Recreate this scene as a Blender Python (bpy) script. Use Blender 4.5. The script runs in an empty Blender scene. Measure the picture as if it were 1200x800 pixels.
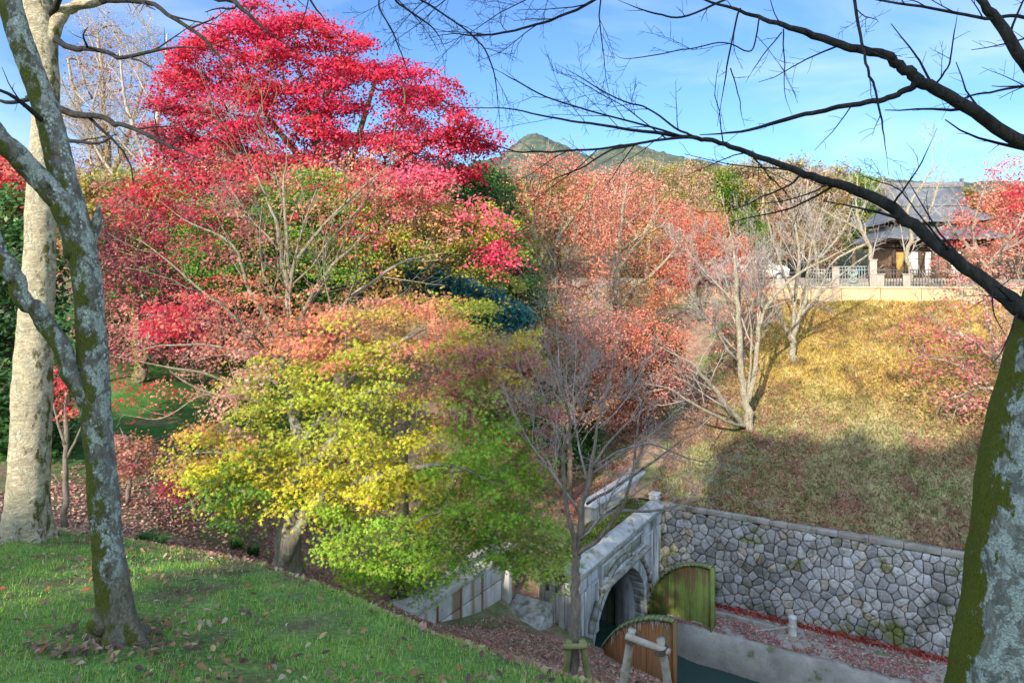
import bpy, math, random
import numpy as np
from mathutils import Vector

sc = bpy.context.scene
COL = sc.collection
F_PX, HY = 810.0, 330.0            # focal length and horizon, in pixels of a 1200x800 frame

# ------------------------------------------------------------------ camera, sky, sun, exposure
cam = bpy.data.cameras.new('camera')
cam_o = bpy.data.objects.new('camera', cam); COL.objects.link(cam_o)
cam.sensor_fit = 'HORIZONTAL'; cam.sensor_width = 36.0
cam.lens = 36.0 * F_PX / 1200.0
cam.shift_y = -(400 - HY) / 1200.0
cam.clip_start = 0.1; cam.clip_end = 5000
cam_o.rotation_euler = (math.radians(90), 0, 0)
sc.camera = cam_o

SUN_EL = math.radians(25)
SH = np.array([0.45, 0.893])       # horizontal travel of the sunlight
world = bpy.data.worlds.new('World'); sc.world = world; world.use_nodes = True
wn = world.node_tree; wn.nodes.clear()
w_out = wn.nodes.new('ShaderNodeOutputWorld'); w_bg = wn.nodes.new('ShaderNodeBackground')
sky = wn.nodes.new('ShaderNodeTexSky'); sky.sky_type = 'NISHITA'; sky.sun_disc = False
sky.sun_elevation = SUN_EL; sky.sun_rotation = math.atan2(-SH[0], -SH[1])
sky.air_density = 1.0; sky.dust_density = 0.35; sky.ozone_density = 2.2
# faint wisps of cloud, by sky direction
w_tc = wn.nodes.new('ShaderNodeTexCoord'); w_map = wn.nodes.new('ShaderNodeMapping')
w_map.inputs['Scale'].default_value = (1.2, 1.2, 4.5); w_map.inputs['Rotation'].default_value = (0.2, 0.25, 0.4)
w_no = wn.nodes.new('ShaderNodeTexNoise'); w_no.inputs['Scale'].default_value = 2.6; w_no.inputs['Detail'].default_value = 7
w_no.inputs['Distortion'].default_value = 0.6
w_r = wn.nodes.new('ShaderNodeValToRGB'); w_r.color_ramp.elements[0].position = 0.47; w_r.color_ramp.elements[1].position = 0.85
w_r.color_ramp.elements[1].color = (0.55, 0.55, 0.55, 1)
w_mx = wn.nodes.new('ShaderNodeMixRGB'); w_mx.inputs[2].default_value = (2.1, 2.5, 2.9, 1)
wn.links.new(w_tc.outputs['Generated'], w_map.inputs[0]); wn.links.new(w_map.outputs[0], w_no.inputs['Vector'])
wn.links.new(w_no.outputs['Fac'], w_r.inputs[0]); wn.links.new(w_r.outputs[0], w_mx.inputs[0])
# the sky away from the sun is a deeper blue
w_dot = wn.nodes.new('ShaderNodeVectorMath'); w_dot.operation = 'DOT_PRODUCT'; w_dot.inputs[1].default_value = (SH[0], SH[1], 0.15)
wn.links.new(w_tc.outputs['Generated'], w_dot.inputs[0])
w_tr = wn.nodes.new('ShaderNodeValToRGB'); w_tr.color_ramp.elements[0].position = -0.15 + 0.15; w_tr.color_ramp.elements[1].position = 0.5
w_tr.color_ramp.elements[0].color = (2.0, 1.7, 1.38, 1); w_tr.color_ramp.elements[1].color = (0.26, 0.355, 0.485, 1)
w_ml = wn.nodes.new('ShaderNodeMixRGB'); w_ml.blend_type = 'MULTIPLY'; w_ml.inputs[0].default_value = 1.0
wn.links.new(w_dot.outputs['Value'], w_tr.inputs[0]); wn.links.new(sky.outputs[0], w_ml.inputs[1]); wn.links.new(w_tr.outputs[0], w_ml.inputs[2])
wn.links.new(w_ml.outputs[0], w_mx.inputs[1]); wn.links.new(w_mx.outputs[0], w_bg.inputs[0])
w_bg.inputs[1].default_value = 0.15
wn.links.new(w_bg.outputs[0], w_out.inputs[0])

sun = bpy.data.lights.new('sun', 'SUN'); sun.energy = 2.4; sun.angle = math.radians(0.55); sun.color = (1.0, 0.91, 0.76)
sun_o = bpy.data.objects.new('sun', sun); COL.objects.link(sun_o)
sun_o.rotation_euler = Vector((SH[0] * math.cos(SUN_EL), SH[1] * math.cos(SUN_EL), -math.sin(SUN_EL))).to_track_quat('-Z', 'Y').to_euler()
vs = sc.view_settings
vs.view_transform = 'Standard'; vs.look = 'None'; vs.exposure = 1.75; vs.gamma = 1.0; vs.use_curve_mapping = False
sc.cycles.max_bounces = 6; sc.cycles.transparent_max_bounces = 4; sc.cycles.use_denoising = True
sc.cycles.transmission_bounces = 3; sc.cycles.diffuse_bounces = 3; sc.cycles.glossy_bounces = 2

# ------------------------------------------------------------------ helpers
R = np.random.default_rng(7)

def P(px, py, Y):
    return np.array([(px - 600) / F_PX * Y, Y, (HY - py) / F_PX * Y])

def _h(ix, iy, iz, seed):
    n = (ix * 374761393 + iy * 668265263 + iz * 2147483647 + seed * 974634777).astype(np.int64) & 0xffffffff
    n = ((n ^ (n >> 13)) * 1274126177) & 0xffffffff
    n = (n ^ (n >> 16)) & 0xffffffff
    return n.astype(np.float64) / 4294967295.0

def vnoise(x, y, z=None, scale=1.0, seed=0, oct=1):
    x = np.asarray(x, float) / scale; y = np.asarray(y, float) / scale
    z = np.zeros_like(x) if z is None else np.asarray(z, float) / scale
    tot = 0; amp = 1; s = 0
    for o in range(oct):
        xi, yi, zi = np.floor(x).astype(np.int64), np.floor(y).astype(np.int64), np.floor(z).astype(np.int64)
        fx, fy, fz = x - xi, y - yi, z - zi
        fx, fy, fz = [f * f * (3 - 2 * f) for f in (fx, fy, fz)]
        r = 0
        for dx in (0, 1):
            for dy in (0, 1):
                for dz in (0, 1):
                    r = r + _h(xi + dx, yi + dy, zi + dz, seed + o * 17) * (fx if dx else 1 - fx) * (fy if dy else 1 - fy) * (fz if dz else 1 - fz)
        tot = tot + r * amp; s += amp; amp *= 0.5; x = x * 2.03; y = y * 2.03; z = z * 2.03
    return tot / s

def sstep(a, b, x):
    t = np.clip((x - a) / (b - a), 0, 1); return t * t * (3 - 2 * t)

def unit(v):
    v = np.asarray(v, float); return v / np.maximum(np.linalg.norm(v, axis=-1, keepdims=True), 1e-9)

class G:
    """Collects polygons, builds them as one mesh object."""
    def __init__(s): s.V = []; s.F = []; s.C = []; s.n = 0; s.hascol = False
    def add(s, V, F, col=None):
        V = np.asarray(V, float).reshape(-1, 3); F = np.asarray(F, np.int64)
        if F.ndim == 1: F = F[None]
        s.V.append(V); s.F.append(F + s.n); s.n += len(V)
        if col is None: s.C.append(np.full((len(V), 3), 0.5))
        else:
            s.hascol = True
            s.C.append(np.broadcast_to(np.asarray(col, float), (len(V), 3)))
        return s
    def box(s, lo, hi, T=None, col=None):
        x0, y0, z0 = lo; x1, y1, z1 = hi
        V = np.array([(x0, y0, z0), (x1, y0, z0), (x1, y1, z0), (x0, y1, z0), (x0, y0, z1), (x1, y0, z1), (x1, y1, z1), (x0, y1, z1)], float)
        if T: V = np.array([T(*v) for v in V])
        return s.add(V, [(0, 3, 2, 1), (4, 5, 6, 7), (0, 1, 5, 4), (1, 2, 6, 5), (2, 3, 7, 6), (3, 0, 4, 7)], col)
    def extrude(s, A, B, col=None):
        """closed solid between two matching outlines A and B (n x 3)"""
        A = np.asarray(A, float); B = np.asarray(B, float); n = len(A)
        off = s.n
        s.add(np.vstack([A, B]), [(i, (i + 1) % n, n + (i + 1) % n, n + i) for i in range(n)], col)
        s.F.append(np.array([list(range(n))[::-1]]) + off); s.F.append(np.array([list(range(n, 2 * n))]) + off)
        return s
    def tubes(s, paths, nseg=5, col=None):
        by = {}
        for p, r in paths: by.setdefault(len(p), []).append((p, r))
        for n, lst in by.items():
            A = np.array([np.asarray(p, float) for p, _ in lst]); Rr = np.array([np.asarray(r, float) for _, r in lst])
            T = unit(np.gradient(A, axis=1)); m = unit(A[:, -1] - A[:, 0])
            k = np.argmin(np.abs(m), axis=1); ref = np.eye(3)[k][:, None, :]
            n1 = unit(np.cross(T, np.broadcast_to(ref, T.shape))); n2 = np.cross(T, n1)
            an = np.arange(nseg) / nseg * 2 * math.pi
            V = A[:, :, None, :] + Rr[:, :, None, None] * (np.cos(an)[None, None, :, None] * n1[:, :, None, :] + np.sin(an)[None, None, :, None] * n2[:, :, None, :])
            K = len(lst)
            idx = np.arange(K * n * nseg).reshape(K, n, nseg)
            a = idx[:, :-1, :]; b = np.roll(a, -1, axis=2); d = idx[:, 1:, :]; c = np.roll(d, -1, axis=2)
            s.add(V.reshape(-1, 3), np.stack([a, b, c, d], -1).reshape(-1, 4), col)
            caps = np.concatenate([idx[:, 0, ::-1], idx[:, -1, :]]) + (s.n - len(V.reshape(-1, 3)))
            s.F.append(caps)
        return s
    def build(s, name, mat, parent=None, smooth=False, bevel=0, label=None, cat=None, group=None, kind=None, loc=None):
        V = np.concatenate(s.V) if s.V else np.zeros((0, 3))
        org = np.array(wloc(parent) if parent is not None else (loc if loc is not None else (0, 0, 0)), float)
        me = bpy.data.meshes.new(name)
        nl = np.concatenate([np.full(len(f), f.shape[1]) for f in s.F]); lp = np.concatenate([f.ravel() for f in s.F])
        me.vertices.add(len(V)); me.vertices.foreach_set('co', (V - org).astype(np.float32).ravel())
        me.loops.add(len(lp)); me.loops.foreach_set('vertex_index', lp.astype(np.int32))
        me.polygons.add(len(nl)); st = np.concatenate([[0], np.cumsum(nl)[:-1]])
        me.polygons.foreach_set('loop_start', st.astype(np.int32)); me.polygons.foreach_set('loop_total', nl.astype(np.int32))
        if smooth: me.polygons.foreach_set('use_smooth', np.ones(len(nl), bool))
        me.update(calc_edges=True)
        if s.hascol:
            at = me.color_attributes.new('Col', 'FLOAT_COLOR', 'POINT')
            at.data.foreach_set('color', np.hstack([np.concatenate(s.C), np.ones((len(V), 1))]).astype(np.float32).ravel())
        me.materials.append(mat)
        o = bpy.data.objects.new(name, me); COL.objects.link(o)
        if parent is not None: o.parent = parent
        else: o.location = org
        if bevel:
            b = o.modifiers.new('bevel', 'BEVEL'); b.width = bevel; b.segments = 2; b.limit_method = 'ANGLE'
        tag(o, label, cat, group, kind)
        return o

def tag(o, label=None, cat=None, group=None, kind=None):
    if label: o['label'] = label
    if cat: o['category'] = cat
    if group: o['group'] = group
    if kind: o['kind'] = kind

def wloc(o):
    v = np.zeros(3)
    while o is not None:
        v = v + np.array(o.location); o = o.parent
    return v

def thing(name, label, cat, loc, group=None):
    o = bpy.data.objects.new(name, None); COL.objects.link(o); o.location = tuple(float(x) for x in loc); o.empty_display_size = 0.3
    tag(o, label, cat, group); return o

# ------------------------------------------------------------------ materials
class NT:
    def __init__(s, name):
        s.m = bpy.data.materials.new(name); s.m.use_nodes = True; s.t = s.m.node_tree; s.t.nodes.clear()
        s.out = s.t.nodes.new('ShaderNodeOutputMaterial')
    def n(s, ty, **kw):
        nd = s.t.nodes.new('ShaderNode' + ty)
        for k, v in kw.items():
            if k.startswith('_'): setattr(nd, k[1:], v)
            else: s.put(nd.inputs[k.replace('__', ' ')], v)
        return nd
    def put(s, inp, v):
        if isinstance(v, bpy.types.NodeSocket): s.t.links.new(v, inp)
        elif isinstance(v, (tuple, list)) and len(v) == 3 and inp.type == 'RGBA': inp.default_value = (*v, 1)
        else: inp.default_value = v
    def coord(s, scale=(1, 1, 1), rot=(0, 0, 0)):
        tc = s.n('TexCoord'); mp = s.n('Mapping'); s.put(mp.inputs['Vector'], tc.outputs['Object']); mp.inputs['Scale'].default_value = scale
        mp.inputs['Rotation'].default_value = rot
        return mp.outputs[0]
    def noise(s, scale, detail=4, vec=None, rough=0.55, dist=0.0):
        nd = s.n('TexNoise', Scale=scale, Detail=detail, Roughness=rough, Distortion=dist)
        if vec is not None: s.put(nd.inputs['Vector'], vec)
        return nd.outputs['Fac']
    def ramp(s, fac, stops, interp='LINEAR'):
        nd = s.n('ValToRGB'); s.put(nd.inputs[0], fac); cr = nd.color_ramp; cr.interpolation = interp
        while len(cr.elements) < len(stops): cr.elements.new(0.5)
        for e, (p, c) in zip(cr.elements, stops):
            e.position = p; e.color = (*c, 1) if isinstance(c, (tuple, list)) else (c, c, c, 1)
        return nd.outputs[0]
    def mix(s, fac, a, b, mode='MIX'):
        nd = s.n('MixRGB'); nd.blend_type = mode
        s.put(nd.inputs[0], fac); s.put(nd.inputs[1], a); s.put(nd.inputs[2], b); return nd.outputs[0]
    def math(s, op, a, b=0.0):
        nd = s.n('Math'); nd.operation = op; s.put(nd.inputs[0], a); s.put(nd.inputs[1], b); return nd.outputs[0]
    def attr(s, name='Col'):
        nd = s.n('Attribute'); nd.attribute_name = name; return nd.outputs['Color']
    def bump(s, h, strength=0.5, dist=0.02):
        nd = s.n('Bump'); nd.inputs['Strength'].default_value = strength; nd.inputs['Distance'].default_value = dist
        s.put(nd.inputs['Height'], h); return nd.outputs[0]
    def pbr(s, base, rough=0.8, spec=0.3, metal=0.0, normal=None):
        b = s.n('BsdfPrincipled'); s.put(b.inputs['Base Color'], base); s.put(b.inputs['Roughness'], rough)
        s.put(b.inputs['Specular IOR Level'], spec); s.put(b.inputs['Metallic'], metal)
        if normal is not None: s.put(b.inputs['Normal'], normal)
        return b.outputs[0]
    def done(s, sh): s.t.links.new(sh, s.out.inputs[0]); return s.m

def m_leaf(name, trans=0.35, rough=0.5):
    k = NT(name); c = k.attr()
    d = k.pbr(c, rough, 0.25)
    t = k.n('BsdfTranslucent'); k.put(t.inputs[0], c)
    mx = k.n('MixShader'); mx.inputs[0].default_value = trans
    k.t.links.new(d, mx.inputs[1]); k.t.links.new(t.outputs[0], mx.inputs[2])
    return k.done(mx.outputs[0])

def m_bark(name, dark, light, lichen=None, lich_amt=0.5, moss=None, moss_dir=(0, 0), moss_amt=0.0, mossk=0.22, scale=1.0, bump=0.6, streak=(1, 1, 0.35), spots=False, foot=False):
    k = NT(name)
    v = k.coord(streak)
    n1 = k.noise(9 * scale, 6, v, 0.65); n2 = k.noise(38 * scale, 5, v, 0.7)
    c = k.ramp(n1, [(0.3, dark), (0.7, light)])
    c = k.mix(k.ramp(n2, [(0.35, 0.0), (0.65, 1.0)]), c, k.mix(1.0, c, (0.62, 0.6, 0.57), 'MULTIPLY'))
    h = k.math('ADD', n1, n2)
    if lichen is not None:
        v2 = k.coord((1, 1, 0.8)); ln = k.noise(7 * scale, 9, v2, 0.72, 0.4)
        f = k.ramp(ln, [(0.62 - 0.22 * lich_amt, 0.0), (0.66 - 0.22 * lich_amt, 1.0)])
        f2 = k.ramp(k.noise(60 * scale, 3, v2), [(0.35, 0.35), (0.6, 1.0)])
        f = k.math('MULTIPLY', f, f2)
        c = k.mix(f, c, lichen); h = k.math('ADD', h, k.math('MULTIPLY', f, 0.5))
    if spots:   # pale crusty discs
        vo = k.n('TexVoronoi', Scale=26 * scale); k.put(vo.inputs['Vector'], k.coord((1, 1, 0.8)))
        f = k.math('MULTIPLY', k.ramp(vo.outputs['Distance'], [(0.3, 1.0), (0.42, 0.0)]), k.ramp(k.noise(5 * scale, 3), [(0.5, 0.0), (0.6, 1.0)]))
        c = k.mix(f, c, (0.52, 0.58, 0.52))
    if foot:    # brown weathered foot of the trunk
        sx = k.n('SeparateXYZ'); tc = k.n('TexCoord'); k.put(sx.inputs[0], tc.outputs['Object'])
        f = k.ramp(k.math('ADD', sx.outputs['Z'], k.math('MULTIPLY', k.noise(5, 5), 0.9)), [(0.75, 1.0), (1.0, 0.0)])
        c = k.mix(k.math('MULTIPLY', f, 0.85), c, k.ramp(n2, [(0.35, (0.10, 0.085, 0.05)), (0.65, (0.24, 0.20, 0.13))]))
    if moss is not None:
        ge = k.n('NewGeometry'); dt = k.n('VectorMath'); dt.operation = 'DOT_PRODUCT'
        k.put(dt.inputs[0], ge.outputs['Normal']); dt.inputs[1].default_value = (moss_dir[0], moss_dir[1], 0.0)
        mn = k.noise(6 * scale, 7, k.coord((1, 1, 0.55)), 0.7)
        f = k.math('ADD', k.math('MULTIPLY', dt.outputs['Value'], mossk), mn)
        f = k.ramp(f, [(0.86 - 0.3 * moss_amt, 0.0), (0.93 - 0.3 * moss_amt, 1.0)])
        mt = k.noise(120 * scale, 4); mc = k.ramp(mt, [(0.3, tuple(0.45 * x for x in moss)), (0.7, moss)])
        c = k.mix(f, c, mc); h = k.math('ADD', h, k.math('MULTIPLY', k.math('MULTIPLY', f, mt), 1.4))
    return k.done(k.pbr(c, 0.9, 0.15, normal=k.bump(h, bump, 0.03)))

def m_noise(name, a, b, scale=4, rough=0.85, spec=0.25, bump=0.3, bscale=40, streak=None, stain=None, stain_amt=0.5, metal=0.0, dist=0.01, stain_col2=None):
    k = NT(name); n1 = k.noise(scale, 6, k.coord()); n2 = k.noise(bscale, 5, k.coord())
    c = k.ramp(n1, [(0.3, a), (0.7, b)])
    c = k.mix(k.ramp(n2, [(0.3, 0.5), (0.7, 0.0)]), c, k.mix(1.0, c, (0.7, 0.7, 0.7), 'MULTIPLY'))
    if streak:
        s1 = k.noise(1.0, 7, k.coord(streak), 0.6)
        c = k.mix(k.ramp(s1, [(0.62 - 0.2 * stain_amt, 0.0), (0.74 - 0.2 * stain_amt, 0.85)]), c, stain)
        if stain_col2:
            s2 = k.noise(1.0, 7, k.coord(streak, (0, 0, 1.3)), 0.6)
            c = k.mix(k.ramp(s2, [(0.52, 0.0), (0.66, 0.85)]), c, stain_col2)
    return k.done(k.pbr(c, rough, spec, metal, k.bump(n2, bump, dist)))

def m_attr(name, var=0.35, rough=0.85, scale=30, bump=0.4, moss=None, moss_lo=0.55, dist=0.01, spec=0.2, mscale=1.2):
    k = NT(name); c = k.attr(); n = k.noise(scale, 6, k.coord()); n2 = k.noise(scale * 0.14, 5, k.coord())
    f = k.ramp(n, [(0.25, 1 - var), (0.75, 1 + var)])
    c = k.mix(1.0, c, f, 'MULTIPLY'); c = k.mix(1.0, c, k.ramp(n2, [(0.3, 1 - 0.6 * var), (0.7, 1 + 0.6 * var)]), 'MULTIPLY')
    if moss:
        mn = k.noise(mscale, 8, k.coord(), 0.7)
        c = k.mix(k.ramp(mn, [(moss_lo, 0.0), (moss_lo + 0.08, 0.9)]), c, moss)
    return k.done(k.pbr(c, rough, spec, normal=k.bump(n, bump, dist)))

LEAF = m_leaf('leaf_tissue'); LEAF_DARK = m_leaf('evergreen_leaf', 0.2, 0.4)
BARK_LICHEN = m_bark('lichen_bark', (0.10, 0.085, 0.07), (0.30, 0.29, 0.25), (0.43, 0.48, 0.42), 0.66, (0.15, 0.17, 0.03), (-0.55, -0.8), 0.82, 0.22, 1.8, 0.8, spots=True, foot=True)
BARK_PALE = m_bark('pale_bark', (0.40, 0.33, 0.22), (0.80, 0.71, 0.49), (0.68, 0.64, 0.48), 0.4, (0.20, 0.20, 0.06), (0.9, -0.2), 0.5, scale=1.5, bump=1.0, streak=(0.6, 0.6, 1.5))
BARK_RIGHT = m_bark('mossy_bark', (0.13, 0.125, 0.105), (0.36, 0.37, 0.33), (0.47, 0.53, 0.49), 0.75, (0.19, 0.22, 0.03), (-0.9, 0.43), -0.38, 0.7, 2.0, 0.9)
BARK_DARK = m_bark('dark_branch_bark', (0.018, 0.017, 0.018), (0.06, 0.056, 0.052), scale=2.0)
BARK_GREY = m_bark('grey_young_bark', (0.13, 0.11, 0.085), (0.32, 0.27, 0.22), scale=2.0)
BARK_TWIG = m_bark('grey_twig_bark', (0.30, 0.26, 0.23), (0.52, 0.46, 0.41), scale=2.0)
BARK_CREAM = m_bark('cream_limb_bark', (0.20, 0.165, 0.115), (0.50, 0.42, 0.30), (0.46, 0.46, 0.38), 0.45, scale=1.6, bump=0.9)
BARK_MAPLE = m_bark('maple_bark', (0.17, 0.14, 0.10), (0.34, 0.31, 0.24), (0.33, 0.38, 0.30), 0.45, (0.15, 0.17, 0.03), (0.4, -0.5), 0.4, 0.22, 1.2, 0.6, (1.6, 1.6, 0.12))
BARK_MOSSY = m_bark('yellow_mossy_bark', (0.16, 0.13, 0.08), (0.40, 0.34, 0.22), None, 0, (0.36, 0.33, 0.03), (-0.6, -0.6), 0.7, 0.22, 1.0)
BARK_BROWN = m_bark('brown_bark', (0.07, 0.055, 0.04), (0.2, 0.16, 0.12), scale=1.0)

# ------------------------------------------------------------------ terrain
U = np.array([0.857, -0.516]); NA = np.array([0.516, 0.857]); P0 = np.array([5.26, 25.06])   # canal axis, across (away), portal's far corner

def W(a, c, z):
    q = P0 + U * a - NA * c
    return (q[0], q[1], z)

def ac(X, Y):
    dx, dy = X - P0[0], Y - P0[1]
    return dx * U[0] + dy * U[1], -(dx * NA[0] + dy * NA[1])

def plane_z(X, Y): return -1.6 - 0.066 * X - 0.2 * Y
BRX = np.array([-14, -9, -5.3, -2.55, -0.77, 0.2, 1.2, 3.0, 6.0]); BRY = np.array([8.8, 8.4, 7.9, 6.9, 5.2, 4.25, 3.8, 3.5, 3.5])
def brink(X): return np.interp(X, BRX, BRY)

TW0, TW1 = np.array([8.0, 39.0]), np.array([26.0, 32.2])     # the tan wall's line
ctl = []
for x in np.arange(-13, 6.1, 1.6):
    b = float(brink(x))
    for f in (0.0, 0.35, 0.7, 0.97): ctl.append((x, b * f, float(plane_z(x, b * f))))
ctl += [(.75, 8, -4.62), (1.0, 10, -5.65), (1.2, 13, -7.15), (1.5, 16.5, -8.75), (2.1, 18.7, -9.9),
        (2.07, 12, -6.72), (2.4, 14, -8.2), (2.8, 16, -9.8), (2.6, 10, -6.3), (1.6, 5.5, -3.6), (2.0, 7, -4.7), (0.5, 5.6, -3.3), (-0.2, 6.3, -3.45), (4.6, 15, -10.4), (5.4, 17, -11.8), (3, 7, -4.5), (6, 8, -5.5), (8, 12, -9), (12, 10, -9.5), (10, 6, -5), (14, 12, -12),
        (-.4, 8, -4.3), (-.6, 12, -6.2), (-.8, 16, -8.1), (-.6, 18, -8.95), (.1, 20, -9.1), (.9, 19, -9.5),
        (-1.2, 8, -4.08), (-1.8, 12, -6.02), (-2.3, 15.4, -7.8), (-2.9, 14, -6.3), (-2.6, 12.5, -5.9),
        (-3.6, 11, -4.82), (-5.2, 12, -4.6), (-6, 14, -4.67), (-6.9, 16, -4.5), (-8.6, 20, -4.2), (-10.8, 25, -3.7),
        (-6.2, 10, -3.6), (-8.6, 14, -3.9), (-12.3, 20, -3.6), (-15, 26, -2.9), (-14, 18, -3.0), (-19, 26, -2), (-11, 12, -3.4), (-20, 16, -2.5), (-26, 20, -1.5),
        (-11.8, 22, -3.1), (-0.6, 21.6, -7.8), (2.9, 24, -8.05), (1.6, 23, -7.9), (4.4, 27, -7.5), (2, 27, -7.2), (-2, 24, -7.1), (-4, 20, -6.6), (-4.7, 16.5, -6.9), (-3.6, 18, -7.5),
        (5.5, 31, -5.4), (2, 32, -4.9), (0, 38, -3), (-6, 30, -4.2), (8, 36, -2.4), (-14, 34, -2), (-26, 36, -0.5), (-6, 44, -1), (4, 46, -.4), (-20, 50, 0.5), (-28, 58, 1.5), (0, 58, 0.6)]
for a in (1.0, 4, 8, 12, 17, 24):
    q = P0 + U * a; dline = TW1 - TW0
    M = np.array([[NA[0], -dline[0]], [NA[1], -dline[1]]]); s_, _ = np.linalg.solve(M, TW0 - q)
    for f in (0.015, 0.18, 0.36, 0.56, 0.78, 0.985):
        p = q + NA * s_ * f; bulge = 0.35 * math.sin(math.pi * f)
        ctl.append((p[0], p[1], -8.05 + 7.0 * f + bulge))
    for e in (1.0, 6, 14, 24):
        p = q + NA * (s_ + e); ctl.append((p[0], p[1], -0.27 + 0.01 * e))
ctl = np.array(ctl)

def _tps(r2): return 0.5 * r2 * np.log(r2 + 1e-9)
_n = len(ctl)
_K = _tps(((ctl[:, None, :2] - ctl[None, :, :2]) ** 2).sum(-1)) + np.eye(_n) * 0.05
_Pm = np.hstack([np.ones((_n, 1)), ctl[:, :2]])
_A = np.block([[_K, _Pm], [_Pm.T, np.zeros((3, 3))]])
_w = np.linalg.solve(_A, np.concatenate([ctl[:, 2], np.zeros(3)]))

def far_z(X, Y):
    h = -0.2 + 9.0 * sstep(55, 120, Y) + 7 * sstep(100, 260, Y)
    h = h + 3.0 * sstep(-20, -45, X) * sstep(60, 20, Y) - 0.0
    h = h + 6.0 * sstep(-5, -40, X) * sstep(30, 80, Y)
    return h + (vnoise(X, Y, scale=30, seed=3, oct=2) - 0.5) * 3.0 * sstep(55, 90, Y)

def H(X, Y, raw=False):
    X = np.asarray(X, float); Y = np.asarray(Y, float); sh = X.shape
    x, y = X.ravel(), Y.ravel(); z = np.empty_like(x)
    for i in range(0, len(x), 20000):
        xs, ys = np.clip(x[i:i + 20000], -28, 34), np.clip(y[i:i + 20000], -1, 58)
        r2 = (xs[:, None] - ctl[None, :, 0]) ** 2 + (ys[:, None] - ctl[None, :, 1]) ** 2
        z[i:i + 20000] = _tps(r2) @ _w[:_n] + _w[_n] + _w[_n + 1] * xs + _w[_n + 2] * ys
    b = brink(x); pm = sstep(0.45, 0.0, y - b) * (x > -16) * (x < 9)
    z = z * (1 - pm) + plane_z(x, y) * pm
    out = np.maximum(np.maximum(x - 30, -24 - x), y - 52); f = sstep(0, 10, out)
    z = z * (1 - f) + far_z(x, y) * f
    z = z + (vnoise(x, y, scale=1.1, seed=5, oct=3) - 0.5) * 0.12 * (1 - pm) + (vnoise(x, y, scale=0.7, seed=6, oct=2) - 0.5) * 0.05 * pm
    if not raw:
        a, c = ac(x, y); m = (a > 0.0) & (c > -0.05) & (c < 6.5) & (a < 60)
        z = np.where(m, -13.3, z)
        # the plain behind the camera
        z = np.where(y < 0, np.maximum(z, -1.6 - 0.066 * x), z)
    return z.reshape(sh)

def Hs(x, y): return float(H(np.array([x]), np.array([y]))[0])

gx = np.concatenate([[-900, -600, -400, -250, -160, -110, -80, -60, -48, -40, -34], np.arange(-30, 30.01, 0.25), [33, 37, 42, 50, 60, 80, 110, 160, 250, 400, 600, 900]])
gy = np.concatenate([[-60, -40, -25, -15, -10, -6, -3, -1], np.arange(0, 46.01, 0.25), [48, 50, 53, 56, 60, 65, 70, 78, 86, 96, 110, 130, 160, 200, 260, 340, 450, 600, 900]])
GX, GY = np.meshgrid(gx, gy, indexing='ij'); GZ = H(GX, GY)
ga, gc = ac(GX, GY)
C_GRASS = np.array([0.13, 0.21, 0.05]); C_SOIL = np.array([0.12, 0.085, 0.055]); C_LITTER = np.array([0.25, 0.165, 0.115])
C_GOLD = np.array([0.43, 0.315, 0.09]); C_OLIVE = np.array([0.22, 0.185, 0.05]); C_BANK = np.array([0.31, 0.28, 0.14]); C_LAWN = np.array([0.05, 0.14, 0.03])
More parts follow.
